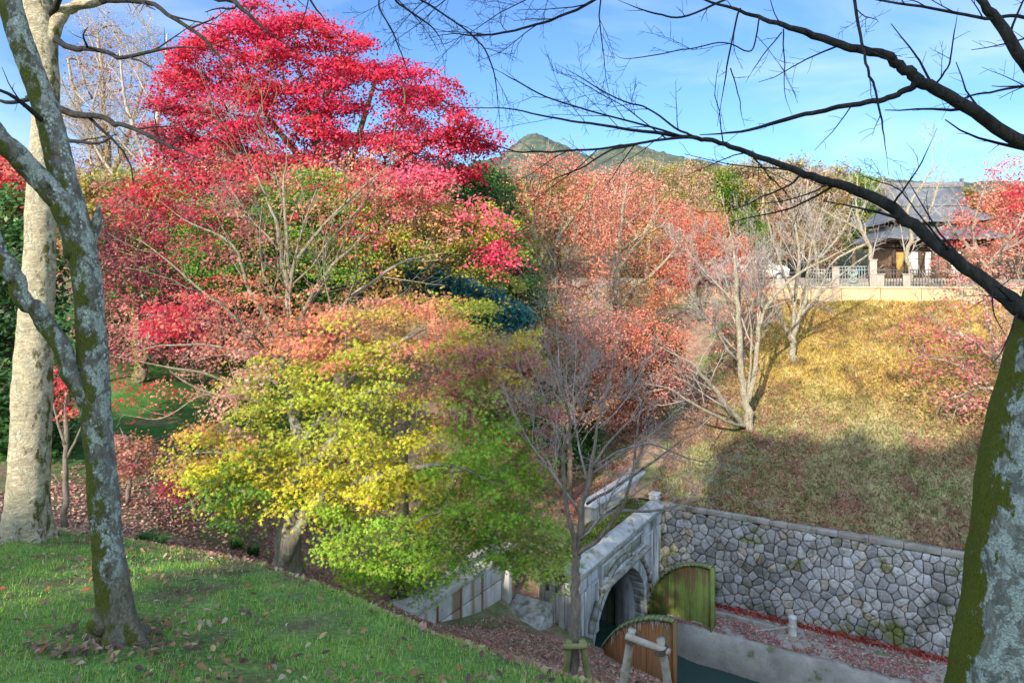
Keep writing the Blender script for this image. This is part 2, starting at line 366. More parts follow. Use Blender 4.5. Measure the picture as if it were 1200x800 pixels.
def ground_colour(X, Y):
    a, c = ac(X, Y); n1 = vnoise(X, Y, scale=0.9, seed=21, oct=3); n2 = vnoise(X, Y, scale=3.2, seed=22, oct=3); n3 = vnoise(X, Y, scale=0.3, seed=23, oct=2)
    pm = sstep(0.45, -0.15, Y - brink(X) - (n1 - 0.5) * 0.7)
    col = C_LITTER * (0.75 + 0.5 * n1[..., None])
    g = sstep(0.52, 0.66, n1)[..., None] * 0.6; col = col * (1 - g) + C_LAWN * g
    lawn = (sstep(-5.5, -7.5, X) * sstep(13, 15, Y) * sstep(40, 30, Y) * sstep(0.3, 0.55, n2 + 0.25 * n1))[..., None]
    col = col * (1 - lawn) + C_LAWN * lawn
    rb = (sstep(5.5, 4.0, Y - brink(X)) * sstep(-1.6, -0.4, X) * sstep(0.35, 0.5, n1))[..., None] * 0.75      # grass tongues right of the brink
    col = col * (1 - rb) + C_GRASS * 0.85 * rb
    fgc = C_GRASS * (0.7 + 0.6 * n1[..., None]); s = (sstep(0.55, 0.75, n3 * 0.6 + n2 * 0.4))[..., None]; fgc = fgc * (1 - s) + C_SOIL * s
    col = col * (1 - pm[..., None]) + fgc * pm[..., None]
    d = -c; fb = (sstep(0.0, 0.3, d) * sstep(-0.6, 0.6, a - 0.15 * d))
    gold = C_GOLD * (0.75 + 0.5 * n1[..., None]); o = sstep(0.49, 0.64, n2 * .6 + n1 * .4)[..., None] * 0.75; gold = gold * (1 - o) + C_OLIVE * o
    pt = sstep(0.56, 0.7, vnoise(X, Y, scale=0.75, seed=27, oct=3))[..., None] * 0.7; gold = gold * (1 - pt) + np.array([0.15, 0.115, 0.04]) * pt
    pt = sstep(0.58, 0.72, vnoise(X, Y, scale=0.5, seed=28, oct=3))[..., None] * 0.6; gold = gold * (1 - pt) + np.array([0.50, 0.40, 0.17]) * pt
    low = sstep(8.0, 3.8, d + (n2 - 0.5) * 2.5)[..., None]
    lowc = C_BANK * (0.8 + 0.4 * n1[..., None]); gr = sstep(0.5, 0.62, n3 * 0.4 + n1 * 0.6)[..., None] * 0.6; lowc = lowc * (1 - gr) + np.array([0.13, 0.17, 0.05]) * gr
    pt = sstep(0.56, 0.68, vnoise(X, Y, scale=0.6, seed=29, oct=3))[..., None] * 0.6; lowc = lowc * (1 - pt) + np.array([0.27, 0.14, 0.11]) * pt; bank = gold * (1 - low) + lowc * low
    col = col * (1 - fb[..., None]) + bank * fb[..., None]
    # terrace beyond the tan wall, and woodland floor
    dl = TW1 - TW0; nl = np.array([-dl[1], dl[0]]); nl = nl / np.linalg.norm(nl)
    beyond = (X - TW0[0]) * nl[0] + (Y - TW0[1]) * nl[1]
    t = (sstep(0.0, 0.4, beyond) * sstep(2, 8, X))[..., None]
    col = col * (1 - t) + np.array([0.36, 0.30, 0.22]) * t
    w = sstep(56, 66, Y)[..., None]; col = col * (1 - w) + np.array([0.11, 0.10, 0.05]) * w
    return col
nx, ny = GX.shape; gi = np.arange(nx * ny).reshape(nx, ny)
quads = np.stack([gi[:-1, :-1], gi[1:, :-1], gi[1:, 1:], gi[:-1, 1:]], -1).reshape(-1, 4)
qa = ga.ravel()[quads]; qc = gc.ravel()[quads]
keep = ~((qa.max(1) > -0.75) & (qa.min(1) < 0.05) & (qc.mean(1) > 0.2) & (qc.mean(1) < 6.6))
GND = m_attr('ground_cover', 0.5, 0.95, 26, 0.6, dist=0.03, spec=0.1)
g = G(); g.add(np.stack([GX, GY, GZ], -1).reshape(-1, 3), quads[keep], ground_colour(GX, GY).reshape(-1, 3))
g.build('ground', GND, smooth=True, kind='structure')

# unseen rise added behind the photographer, shaped to shade the near bank and canal
def shade_hill_behind():
    s = np.linspace(-40, -110, 36); w = np.arange(-60, 70.1, 0.5); S, Wd = np.meshgrid(s, w, indexing='ij')
    edge = Wd + (vnoise(Wd, S, scale=2.5, seed=8, oct=2) - .5) * 1.4
    top = 19.3 + 8.3 * sstep(5.1, 4.5, edge) - np.clip(Wd - 9, 0, 30) * 0.35 - 14 * sstep(-9, -16, Wd)
    Z = top + (vnoise(Wd, S, scale=1.3, seed=9, oct=3) - 0.5) * 2.6 + (vnoise(Wd, S, scale=5, seed=10) - 0.5) * 1.4
    Z = np.where(S > -40.6, -2.0, Z)
    X = S * SH[0] - Wd * SH[1]; Y = S * SH[1] + Wd * SH[0]
    n, m = S.shape; i = np.arange(n * m).reshape(n, m)
    g = G(); g.add(np.stack([X, Y, Z], -1).reshape(-1, 3), np.stack([i[:-1, :-1], i[1:, :-1], i[1:, 1:], i[:-1, 1:]], -1).reshape(-1, 4))
    g.build('shade_hill', m_noise('shade_hill_cover', (0.03, 0.06, 0.02), (0.10, 0.11, 0.04), 1.2), kind='structure')
shade_hill_behind()

def far_mountains():
    k = NT('far_forest'); n = k.noise(0.03, 6, k.coord()); n2 = k.noise(0.12, 5, k.coord(), 0.7)
    c = k.ramp(n, [(0.3, (0.05, 0.075, 0.06)), (0.55, (0.085, 0.10, 0.075)), (0.75, (0.15, 0.125, 0.10))])
    c = k.mix(k.ramp(n2, [(0.35, 0.75), (0.6, 0.0)]), c, (0.03, 0.045, 0.04))
    mat = k.done(k.pbr(c, 0.95, 0.05))
    for pk in ([(440, 290, 0), (500, 230, 0), (545, 204, 0), (572, 192, 0), (585, 184, 0), (600, 171, 0), (610, 163, 0), (618, 158, 0), (626, 156, 0), (634, 158, 0), (645, 164, 0), (660, 169, 0), (675, 178, 0), (700, 186, 0), (740, 194, 0), (820, 230, 0), (900, 290, 0)],
               [(480, 290, 1), (560, 230, 1), (640, 196, 1), (670, 188, 1), (695, 180, 1), (712, 174, 1), (726, 169, 1), (738, 168, 1), (752, 173, 1), (775, 181, 1), (800, 187, 1), (860, 196, 1), (960, 206, 1), (1100, 214, 1), (1250, 210, 1)],
               [(420, 280, 2), (480, 230, 2), (535, 204, 2), (560, 190, 2), (590, 184, 2), (640, 180, 2), (700, 190, 2), (800, 240, 2), (880, 290, 2)]):
        Y = [900, 760, 840][pk[0][2]]
        xs = np.array([p[0] for p in pk]); ysn = np.array([p[1] for p in pk])
        px = np.arange(xs[0], xs[-1] + 0.1, 0.9); kk = np.exp(-np.linspace(-2, 2, 9) ** 2); kk /= kk.sum()
        ri = np.interp(px, xs, ysn); ri = np.convolve(np.pad(ri, 4, mode='edge'), kk, 'valid'); ridge = (HY - ri) / F_PX * Y
        d = np.linspace(-1, 1, 61); PX, D = np.meshgrid(px, d, indexing='ij')
        X = (PX - 600) / F_PX * Y; Yy = Y + D * 220
        Z = ridge[:, None] * np.cos(D * math.pi / 2) ** 1.3 + (vnoise(X, Yy, scale=60, seed=2, oct=2) - 0.5) * 8 * (np.abs(D) > .08) + (vnoise(X, Yy, scale=5, seed=4, oct=2) - 0.5) * 5 - 2
        n_, m_ = X.shape; i = np.arange(n_ * m_).reshape(n_, m_)
        g = G(); g.add(np.stack([X, Yy, Z], -1).reshape(-1, 3), np.stack([i[:-1, :-1], i[1:, :-1], i[1:, 1:], i[:-1, 1:]], -1).reshape(-1, 4))
        g.build('mountain', mat, kind='structure')
far_mountains()

# ------------------------------------------------------------------ canal: water, quay, walls, portal, gates
k = NT('canal_water')
wn_ = k.noise(1.6, 3, k.coord((1, 1, 1)), 0.5)
WATER = k.done(k.pbr((0.022, 0.055, 0.048), 0.08, 0.5, normal=k.bump(wn_, 0.08, 0.05)))
g = G(); g.add([W(-9, -0.5, -12.2), W(40, -0.5, -12.2), W(40, 7.2, -12.2), W(-9, 7.2, -12.2)], [(0, 1, 2, 3)])
g.build('canal_water', WATER, kind='structure')

CONC = m_noise('weathered_concrete', (0.22, 0.20, 0.17), (0.40, 0.38, 0.34), 2.2, 0.9, 0.15, 0.4, 60, (3, 3, 0.4), (0.10, 0.10, 0.06), 0.35)
CONC_WING = m_noise('streaked_concrete', (0.40, 0.38, 0.33), (0.62, 0.60, 0.54), 2.5, 0.9, 0.15, 0.35, 50, (2.2, 2.2, 0.12), (0.24, 0.15, 0.07), 0.75)
GRANITE = m_noise('white_granite', (0.40, 0.41, 0.41), (0.66, 0.66, 0.65), 2.2, 0.8, 0.2, 0.35, 70, (4, 4, 0.5), (0.20, 0.20, 0.15), 0.55)
GRANITE_MID = m_noise('mossy_granite', (0.34, 0.35, 0.34), (0.56, 0.56, 0.54), 3.0, 0.85, 0.2, 0.4, 60, (2.5, 2.5, 2.5), (0.15, 0.155, 0.10), 0.6)
GRANITE_DARK = m_noise('stained_granite', (0.20, 0.19, 0.16), (0.42, 0.40, 0.36), 2.5, 0.85, 0.2, 0.4, 60, (6, 6, 0.5), (0.12, 0.13, 0.05), 0.5)

# quay with the walkway along the foot of the retaining wall
def quay():
    a = np.concatenate([np.linspace(0.9, 3.0, 8), np.linspace(3.3, 30, 40)])
    edge = 2.1 + 0.05 * np.sin(a * 1.7) - 0.35 * sstep(2.2, 1.0, a)
    g = G()
    nprof = [(0.05, -11.05), (0.9, -11.12), (None, -11.16), (None, -11.22), (None, -12.0), (None, -12.9)]
    V = []
    for ai, e in zip(a, edge):
        for k_, (c_, z_) in enumerate(nprof):
            cc = c_ if c_ is not None else e + [0, 0, -0.18, 0.0, 0.12, 0.16][k_]
            V.append(W(ai, cc, z_ + 0.02 * math.sin(ai * 3 + k_)))
    n = len(nprof); i = np.arange(len(V)).reshape(-1, n)
    g.add(V, np.stack([i[:-1, :-1], i[:-1, 1:], i[1:, 1:], i[1:, :-1]], -1).reshape(-1, 4))
    g.F.append(np.array([[0, 1, 2, 3, 4, 5]]))
    V0 = W(0.9, 0.05, -12.9); g.add([V0, g.V[0][5], g.V[0][0]], [(0, 1, 2)])
    k = NT('quay_concrete'); v = k.coord(); n1 = k.noise(1.6, 7, v); n2 = k.noise(45, 4, v)
    c = k.ramp(n1, [(0.3, (0.22, 0.21, 0.18)), (0.7, (0.42, 0.40, 0.35))])
    c = k.mix(k.ramp(k.noise(2.3, 6, k.coord((1, 1, 1), (0, 0, 1))), [(0.6, 0.0), (0.68, 0.8)]), c, (0.09, 0.14, 0.03))
    k2 = k.noise(14, 6, v)
    c = k.mix(k.ramp(k2, [(0.5, 0.0), (0.7, 0.3)]), c, (0.2, 0.14, 0.11))
    g.build('canal_quay', k.done(k.pbr(c, 0.9, 0.15, normal=k.bump(n2, 0.4, 0.01))), smooth=False, kind='structure')
quay()

# stone retaining wall: fitted irregular stones
def clip_poly(poly, nrm, off):
    out = []
    for i in range(len(poly)):
        p, q = poly[i], poly[(i + 1) % len(poly)]
        dp, dq = p @ nrm - off, q @ nrm - off
        if dp <= 0: out.append(p)
        if dp * dq < 0: out.append(p + (q - p) * dp / (dp - dq))
    return out
def cells(x0, x1, y0, y1, sp, rng, jit=0.36):
    pts = []
    for j, yy in enumerate(np.arange(y0 - sp, y1 + sp * 1.5, sp * 0.86)):
        for xx in np.arange(x0 - sp, x1 + sp * 1.5, sp): pts.append((xx + (j % 2) * sp / 2 + rng.uniform(-jit, jit) * sp, yy + rng.uniform(-jit, jit) * sp))
    pts = np.array(pts); res = []
    for i, p in enumerate(pts):
        if not (x0 - sp < p[0] < x1 + sp and y0 - sp < p[1] < y1 + sp): continue
        poly = [np.array(q, float) for q in ((x0, y0), (x1, y0), (x1, y1), (x0, y1))]
        d2 = ((pts - p) ** 2).sum(1)
        for j in np.argsort(d2)[1:16]:
            n = pts[j] - p; poly = clip_poly(poly, n, ((pts[j] + p) / 2) @ n)
            if len(poly) < 3: break
        if len(poly) >= 3: res.append(np.array(poly))
    return res
def stone_wall():
    rng = np.random.default_rng(3)
    root = thing('stone_retaining_wall', 'grey retaining wall of fitted irregular stones along the canal walkway', 'wall', W(6, 0, -11.2))
    b = G(); z0, z1 = -11.3, -8.0; L = 24.0
    bat = lambda z: 0.02 + 0.10 * (z1 - z)        # batter: the foot stands forward
    b.add([W(-0.3, bat(z0) - 0.05, z0), W(L, bat(z0) - 0.05, z0), W(L, bat(z1) - 0.05, z1), W(-0.3, bat(z1) - 0.05, z1), W(-0.3, -0.5, z1), W(L, -0.5, z1), W(L, -0.5, z0), W(-0.3, -0.5, z0)],
          [(0, 1, 2, 3), (3, 2, 5, 4), (1, 6, 5, 2), (0, 3, 4, 7)])
    b.build('mortar_core', m_noise('wall_joint', (0.03, 0.03, 0.024), (0.09, 0.085, 0.07), 3), root)
    s = G()
    for poly in cells(-0.25, L, z0 + 0.02, z1 - 0.12, 0.29, rng, 0.47):
        ctr = poly.mean(0)
        e = poly - ctr; ar = 0.5 * abs(np.sum(poly[:, 0] * np.roll(poly[:, 1], -1) - np.roll(poly[:, 0], -1) * poly[:, 1]))
        if ar < 0.012: continue
        sz = math.sqrt(ar)
        rings = []
        pr = 0.025 + rng.uniform(0, 0.035)
        tilt = rng.normal(0, 0.05, 2)
        for sh, dep in ((1 - 0.016 / sz, -0.04), (1 - 0.022 / sz, pr * 0.6), (1 - 0.05 / sz, pr), (0.4, pr * 1.1)):
            q = ctr + e * max(sh, 0.3) * (1 + rng.normal(0, 0.015, (len(e), 1)))
            rings.append([W(x, bat(z) + dep + tilt[0] * (x - ctr[0]) + tilt[1] * (z - ctr[1]) + rng.normal(0, 0.004), z) for x, z in q])
        n = len(poly); V = np.array(rings).reshape(-1, 3)
        t = rng.random(); a_ = ctr[0]
        grey = np.array([0.345, 0.34, 0.325]) * rng.uniform(0.6, 1.25) * (1.1 if a_ > 5 else 0.9)
        if t < 0.16: grey = grey * np.array([1.1, 0.98, 0.82])
        elif t < 0.4: grey = grey * np.array([0.97, 1.0, 1.04])
        moss = vnoise(a_, ctr[1], scale=1.3, seed=31, oct=2)
        f = []
        for r_ in range(3):
            for i in range(n): f.append((r_ * n + i, r_ * n + (i + 1) % n, (r_ + 1) * n + (i + 1) % n, (r_ + 1) * n + i))
        off = s.n; s.add(V, f, grey); s.F.append(np.array([list(range(3 * n, 4 * n))]) + off)
    k = NT('wall_stone'); c = k.attr(); v = k.coord(); n1 = k.noise(16, 7, v, 0.65); n2 = k.noise(70, 4, v)
    c = k.mix(1.0, c, k.ramp(n1, [(0.28, 0.5), (0.72, 1.45)]), 'MULTIPLY')
    c = k.mix(k.ramp(k.noise(0.8, 9, v, 0.75), [(0.50, 0.0), (0.64, 0.85)]), c, (0.06, 0.065, 0.045))
    c = k.mix(k.ramp(k.noise(0.9, 8, k.coord((1, 1, 1), (0.4, 0, 0.7)), 0.72), [(0.55, 0.0), (0.62, 0.9)]), c, (0.12, 0.14, 0.03))
    c = k.mix(k.ramp(k.noise(9, 6, k.coord((1, 1, 1), (1, 0.4, 0.7)), 0.7), [(0.60, 0.0), (0.66, 0.7)]), c, (0.45, 0.46, 0.43))
    s.build('stone_facing', k.done(k.pbr(c, 0.9, 0.15, normal=k.bump(k.math('ADD', n1, n2), 0.5, 0.012))), root)
    cp = G(); x = -0.3
    while x < L:
        w_ = rng.uniform(0.5, 1.0); cp.box((x, -0.45, z1 - 0.11), (x + w_ - 0.012, 0.06 + rng.uniform(0, .03), z1 + 0.04 + rng.uniform(0, .02)), W); x += w_
    cp.build('coping', CONC, root, bevel=0.015)
stone_wall()

def kerb_beam():
    g = G(); g.box((0.9, 0.82, -11.3), (4.55, 1.0, -10.98), W)
    g.build('kerb_beam', CONC, bevel=0.02, label='low concrete kerb beam on the walkway ending at the bollard', cat='kerb')
    r = thing('bollard', 'short white round mooring bollard on the leaf-strewn walkway', 'bollard', W(4.75, 0.92, -11.15))
    c = np.array(W(4.75, 0.92, 0)); z = [-11.2, -11.1, -10.65, -10.6, -10.57, -10.53]; rr = [0.15, 0.125, 0.12, 0.135, 0.135, 0.10]
    b = G(); b.tubes([([(c[0], c[1], q) for q in z], rr)], 16)
    b.build('post', m_noise('bollard_paint', (0.5, 0.49, 0.46), (0.72, 0.71, 0.68), 6, 0.8, 0.3, 0.2, 60, (8, 8, 1), (0.3, 0.27, 0.22), 0.4), r)
    pts = [np.array(W(4.75 - t * 2.9, 0.95 + t * 0.95, -10.85 - 0.18 * t - 0.22 * math.sin(math.pi * t))) for t in np.linspace(0, 1, 14)]
    q = G(); q.tubes([(pts, [0.016] * 14)], 6); th = np.linspace(0, 2 * math.pi, 16)
    q.tubes([([(c[0] + 0.14 * math.cos(t), c[1] + 0.14 * math.sin(t), -10.85) for t in th], [0.016] * 16)], 6)
    q.build('mooring_rope', m_noise('rope', (0.42, 0.39, 0.33), (0.6, 0.56, 0.5), 40), label='pale rope looped on the bollard and sagging to the quay', cat='rope')
kerb_beam()

ZS, CC, RA = -11.5, 3.6, 2.3             # springing, centre and radius of the tunnel's arch
def arch_pts(r, n=28, legs=True):
    t = np.linspace(0, math.pi, n); p = [(CC - r * math.cos(x), ZS + r * math.sin(x)) for x in t]
    if legs: p = [(CC - r, -12.9)] + p + [(CC + r, -12.9)]
    return p

def portal():
    root = thing('tunnel_portal', 'white stone canal tunnel portal with arch, panels and pilasters', 'tunnel portal', W(-0.5, 3.45, -12.2))
    # facade: wall with the arch cut out of it
    inner = arch_pts(RA + 0.02); n = len(inner); zt = -8.3
    g = G()
    def outer(p):
        c, z = p
        if z < ZS: return (0.0 if c < CC else 6.9, z)
        an = math.atan2(z - ZS, c - CC); dx, dz = math.cos(an), math.sin(an)
        s = min((6.9 - CC) / dx if dx > 1e-6 else 1e9, -CC / dx if dx < -1e-6 else 1e9, (zt - ZS) / dz if dz > 1e-6 else 1e9)
        return (CC + dx * s, ZS + dz * s)
    out = [outer(p) for p in inner]
    V = [W(0, *p) for p in inner] + [W(0, *p) for p in out] + [W(-1.1, *p) for p in inner] + [W(-1.1, *p) for p in out]
    f = []
    for i in range(n - 1):
        f += [(i, i + 1, n + i + 1, n + i), (2 * n + i, 3 * n + i, 3 * n + i + 1, 2 * n + i + 1), (i, 2 * n + i, 2 * n + i + 1, i + 1), (n + i, n + i + 1, 3 * n + i + 1, 3 * n + i)]
    g.add(V, f)
    for cx, s in ((0.0, 1), (6.9, -1)):      # corner fillers left by the radial projection
        an = [p for p in out if abs(p[0] - cx) < 1e-6]; top = max(p[1] for p in an)
        tp = [p for p in out if abs(p[1] - zt) < 1e-6]
        ce = min(p[0] for p in tp) if cx == 0.0 else max(p[0] for p in tp)
        g.extrude([W(0, cx, top), W(0, cx, zt), W(0, ce, zt)], [W(-1.1, cx, top), W(-1.1, cx, zt), W(-1.1, ce, zt)])
    g.build('facade', GRANITE, root)
    # voussoir ring
    v = G(); nv = 23
    for i in range(nv):
        t0, t1 = math.pi * (i + 0.04) / nv, math.pi * (i + 0.96) / nv
        A = []
        for r, t in ((RA, t0), (RA, (t0 + t1) / 2), (RA, t1), (RA + 0.36, t1), (RA + 0.36, (t0 + t1) / 2), (RA + 0.36, t0)): A.append((CC - r * math.cos(t), ZS + r * math.sin(t)))
        v.extrude([W(0.10, *p) for p in A], [W(-0.35, *p) for p in A])
    for z in np.arange(-12.6, ZS - 0.05, 0.36):
        for c0, c1 in ((CC - RA - 0.36, CC - RA), (CC + RA, CC + RA + 0.36)): v.box((-0.35, c0, z), (0.10, c1, min(z + 0.345, ZS - 0.01)), W)
    v.build('arch_ring', GRANITE, root, bevel=0.012)
    h = G()      # raised hood over the ring
    po, pi_ = arch_pts(RA + 0.50, 25, False), arch_pts(RA + 0.37, 25, False)
    for i in range(24): 
        A = [pi_[i], pi_[i + 1], po[i + 1], po[i]]
        h.extrude([W(0.17, *p) for p in A], [W(0.0, *p) for p in A])
    h.build('hood_moulding', GRANITE_DARK, root)
    ks = G(); A = [(CC - 0.17, ZS + RA - 0.06), (CC + 0.17, ZS + RA - 0.06), (CC + 0.22, ZS + RA + 0.30), (CC - 0.22, ZS + RA + 0.30)]
    ks.extrude([W(0.15, *p) for p in A], [W(0.0, *p) for p in A]); ks.build('keystone', GRANITE, root, bevel=0.02)
    # pilasters at both ends, each with base, capital and two raised fillets
    for c0, c1 in ((0.04, 0.60), (6.30, 6.86)):
        p = G(); p.box((0.0, c0, -12.6), (0.14, c1, -8.62), W); p.box((0.0, c0 - 0.04, -12.6), (0.20, c1 + 0.04, -11.9), W)
        p.box((0.0, c0 - 0.04, -8.62), (0.20, c1 + 0.04, -8.3), W)
        for cc in (c0 + 0.09, c1 - 0.21): p.box((0.14, cc, -11.85), (0.20, cc + 0.12, -8.7), W)
        p.build('pilaster', GRANITE, root, bevel=0.012)
    # side return: shallow buttress strips
    sr = G()
    for a0 in (-1.05, -0.72, -0.42, -0.16): sr.box((a0, 6.9, -12.4), (a0 + 0.17, 6.98, -8.42), W)
    sr.build('side_strips', GRANITE_DARK, root, bevel=0.01)
    # raised panel frames left and right of the arch, the long inscription panel above
    def frame(c0, c1, z0, z1, w=0.09, d=0.09):
        g = G(); g.box((0, c0, z0), (d, c0 + w, z1), W); g.box((0, c1 - w, z0), (d, c1, z1), W)
        g.box((0, c0 + w, z0), (d, c1 - w, z0 + w), W); g.box((0, c0 + w, z1 - w), (d, c1 - w, z1), W)
        return g
    frame(5.35, 6.22, -10.3, -8.75).build('side_panel', GRANITE, root, bevel=0.01)
    frame(0.68, 1.5, -10.3, -8.75).build('side_panel', GRANITE, root, bevel=0.01)
    frame(1.62, 5.22, -9.02, -8.42, 0.08, 0.14).build('panel_frame', GRANITE, root, bevel=0.01)
    ip = G(); ip.box((0, 1.72, -8.92), (0.04, 5.12, -8.52), W); ip.build('inscription_panel', m_noise('panel_stone', (0.34, 0.34, 0.28), (0.5, 0.5, 0.44), 4, 0.85, 0.2, 0.3, 60, (8, 8, 0.5), (0.2, 0.24, 0.1), 0.6), root)
    lg = G(); lg.box((0, 1.45, -9.14), (0.30, 5.4, -9.03), W); lg.box((0, 1.55, -9.22), (0.2, 5.3, -9.145), W)
    lg.build('panel_ledge', GRANITE_DARK, root, bevel=0.015)
    # cornice in three steps, wrapping the near side, then the sloped coping
    c = G()
    for o, z0, z1 in ((0.10, -8.295, -8.2), (0.20, -8.195, -8.1)): c.box((-1.1 - o, -0.02, z0), (o + 0.1, 6.9 + o, z1), W)
    c.build('cornice', GRANITE_DARK, root, bevel=0.012)
    cp = G()
    A = [(0.30, -8.095), (0.30, -8.03), (0.0, -7.84), (-0.16, -7.84), (-0.16, -8.095)]
    cp.extrude([W(a, -0.03, z) for a, z in A], [W(a, 7.15, z) for a, z in A]); cp.build('coping', GRANITE_MID, root, bevel=0.015)
    pl = G(); pl.box((-1.1, 0.0, -8.29), (-0.165, 7.1, -7.92), W); pl.build('planter_moss', m_noise('moss_soil', (0.07, 0.09, 0.02), (0.20, 0.21, 0.04), 5, bump=0.8, dist=0.04), root)
    pd = G(); pd.box((-0.18, -0.02, -7.835), (0.12, 0.34, -7.66), W); pd.box((-0.21, -0.05, -7.66), (0.15, 0.37, -7.61), W)
    pd.build('end_pedestal', GRANITE, root, bevel=0.02)
    # tunnel lining
    ln = G(); pr = arch_pts(RA + 0.18); n = len(pr); al = np.linspace(-0.36, -9, 18)
    V = [W(a, *p) for a in al for p in pr]; i = np.arange(len(V)).reshape(-1, n)
    ln.add(V, np.stack([i[:-1, :-1], i[1:, :-1], i[1:, 1:], i[:-1, 1:]], -1).reshape(-1, 4))
    ln.add([W(-9, CC - 2.6, -12.9), W(-9, CC + 2.6, -12.9), W(-9, CC + 2.6, -9), W(-9, CC - 2.6, -9)], [(0, 1, 2, 3)])
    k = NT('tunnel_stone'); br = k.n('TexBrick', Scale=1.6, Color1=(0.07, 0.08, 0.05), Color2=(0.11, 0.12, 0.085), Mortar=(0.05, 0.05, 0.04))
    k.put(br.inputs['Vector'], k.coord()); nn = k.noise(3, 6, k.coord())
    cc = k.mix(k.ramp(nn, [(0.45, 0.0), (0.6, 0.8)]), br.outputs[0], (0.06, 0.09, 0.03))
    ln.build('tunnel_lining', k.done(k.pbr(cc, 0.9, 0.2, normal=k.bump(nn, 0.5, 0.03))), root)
portal()

def small_walls():
    g = G(); rng = np.random.default_rng(5); c = -2.4
    r = thing('parapet_wall', 'low grey parapet wall behind the tunnel portal coping', 'wall', W(-1.1, 0, -7.8))
    g.box((-1.5, -3.4, -8.8), (-1.05, 3.2, -7.5), W); g.build('wall_body', CONC, r)
    h = G(); h.box((-1.56, -3.5, -7.495), (-0.99, 3.25, -7.37), W); h.build('coping', m_noise('parapet_coping', (0.42, 0.43, 0.44), (0.6, 0.61, 0.61), 4), r, bevel=0.02)
    # wing wall
    r = thing('wing_wall', 'pale streaked concrete wing wall with broad flat coping left of portal', 'wall', W(-2.2, 9.5, -9.2))
    b = G(); b.box((-2.6, 7.5, -10.4), (-2.02, 12.15, -7.86), W); b.build('wall_body', CONC_WING, r)
    p = G()
    for c0 in (7.95, 8.95, 9.95, 10.95):
        for z0, z1 in ((-8.42, -7.95), (-9.0, -8.46)):
            p.box((-2.02, c0 - 0.42, z0), (-1.965, c0 + 0.53, z1), W)
    p.build('facing_panel', CONC_WING, r, bevel=0.01)
    st = G()
    for c0 in (8.42, 9.42, 10.42): st.box((-2.02, c0 + 0.065, -10.2), (-1.93, c0 + 0.115, -7.87), W)
    st.build('joint_strip', m_noise('rusty_joint', (0.16, 0.09, 0.045), (0.3, 0.18, 0.09), 5), r)
    cp = G(); x = 7.42
    while x < 12.2:
        cp.box((-2.72, x, -7.855), (-1.82, min(x + 1.1, 12.28) - 0.01, -7.70), W); x += 1.1
    cp.build('coping', m_noise('mossy_coping', (0.28, 0.27, 0.22), (0.48, 0.46, 0.40), 3, 0.9, 0.15, 0.4, 50, (4, 4, 4), (0.12, 0.14, 0.05), 0.4), r, bevel=0.02)
    pr = G(); pr.box((-2.7, 7.08, -10.4), (-1.78, 7.42, -7.62), W); pr.box((-2.76, 7.03, -7.615), (-1.70, 7.47, -7.5), W)
    pr.build('end_pier', CONC_WING, r, bevel=0.02)
    # rough sloping block at the foot of the portal's side
    q = G(); A = [(7.05, -8.95), (7.05, -11), (8.1, -11), (8.1, -9.55), (7.6, -9.2)]
    q.extrude([W(-0.55, c_, z) for c_, z in A], [W(-1.75, c_, z) for c_, z in A])
    o = q.build('sloping_buttress', m_noise('mossy_rubble', (0.18, 0.17, 0.14), (0.50, 0.50, 0.46), 4, 0.9, 0.15, 0.7, 25, (3, 3, 3), (0.10, 0.12, 0.05), 0.5, dist=0.04), bevel=0.04,
                label='mossy sloping stone buttress between wing wall and portal', cat='buttress')
small_walls()

def gate_mat(name, green, rust, brown, lo):
    k = NT(name); big = k.noise(0.9, 6, k.coord((1, 1, 0.6)), 0.65); st = k.noise(1.0, 8, k.coord((7, 7, 0.35)), 0.7)
    f = k.math('ADD', k.math('MULTIPLY', big, 0.65), k.math('MULTIPLY', st, 0.42))
    c = k.ramp(f, [(lo, rust), (lo + 0.07, brown), (lo + 0.12, green), (lo + 0.22, tuple(1.25 * x for x in green))])
    fine = k.noise(1.0, 5, k.coord((30, 30, 0.8)), 0.7); gr = k.noise(40, 4, k.coord())
    c = k.mix(1.0, c, k.ramp(fine, [(0.3, 0.6), (0.7, 1.25)]), 'MULTIPLY'); c = k.mix(1.0, c, k.ramp(gr, [(0.3, 0.8), (0.7, 1.15)]), 'MULTIPLY')
    return k.done(k.pbr(c, 0.8, 0.25, normal=k.bump(fine, 0.3, 0.01)))
GATE_G = gate_mat('algae_steel', (0.23, 0.29, 0.07), (0.30, 0.15, 0.06), (0.20, 0.15, 0.07), 0.42)
GATE_R = gate_mat('rusty_steel', (0.22, 0.24, 0.08), (0.34, 0.155, 0.065), (0.22, 0.15, 0.07), 0.55)
RIM = m_noise('algae_rim', (0.14, 0.19, 0.07), (0.30, 0.33, 0.16), 6, 0.85, 0.2, 0.4, 50)
DRIP = m_noise('lime_drip', (0.46, 0.5, 0.48), (0.68, 0.7, 0.68), 12, 0.85)
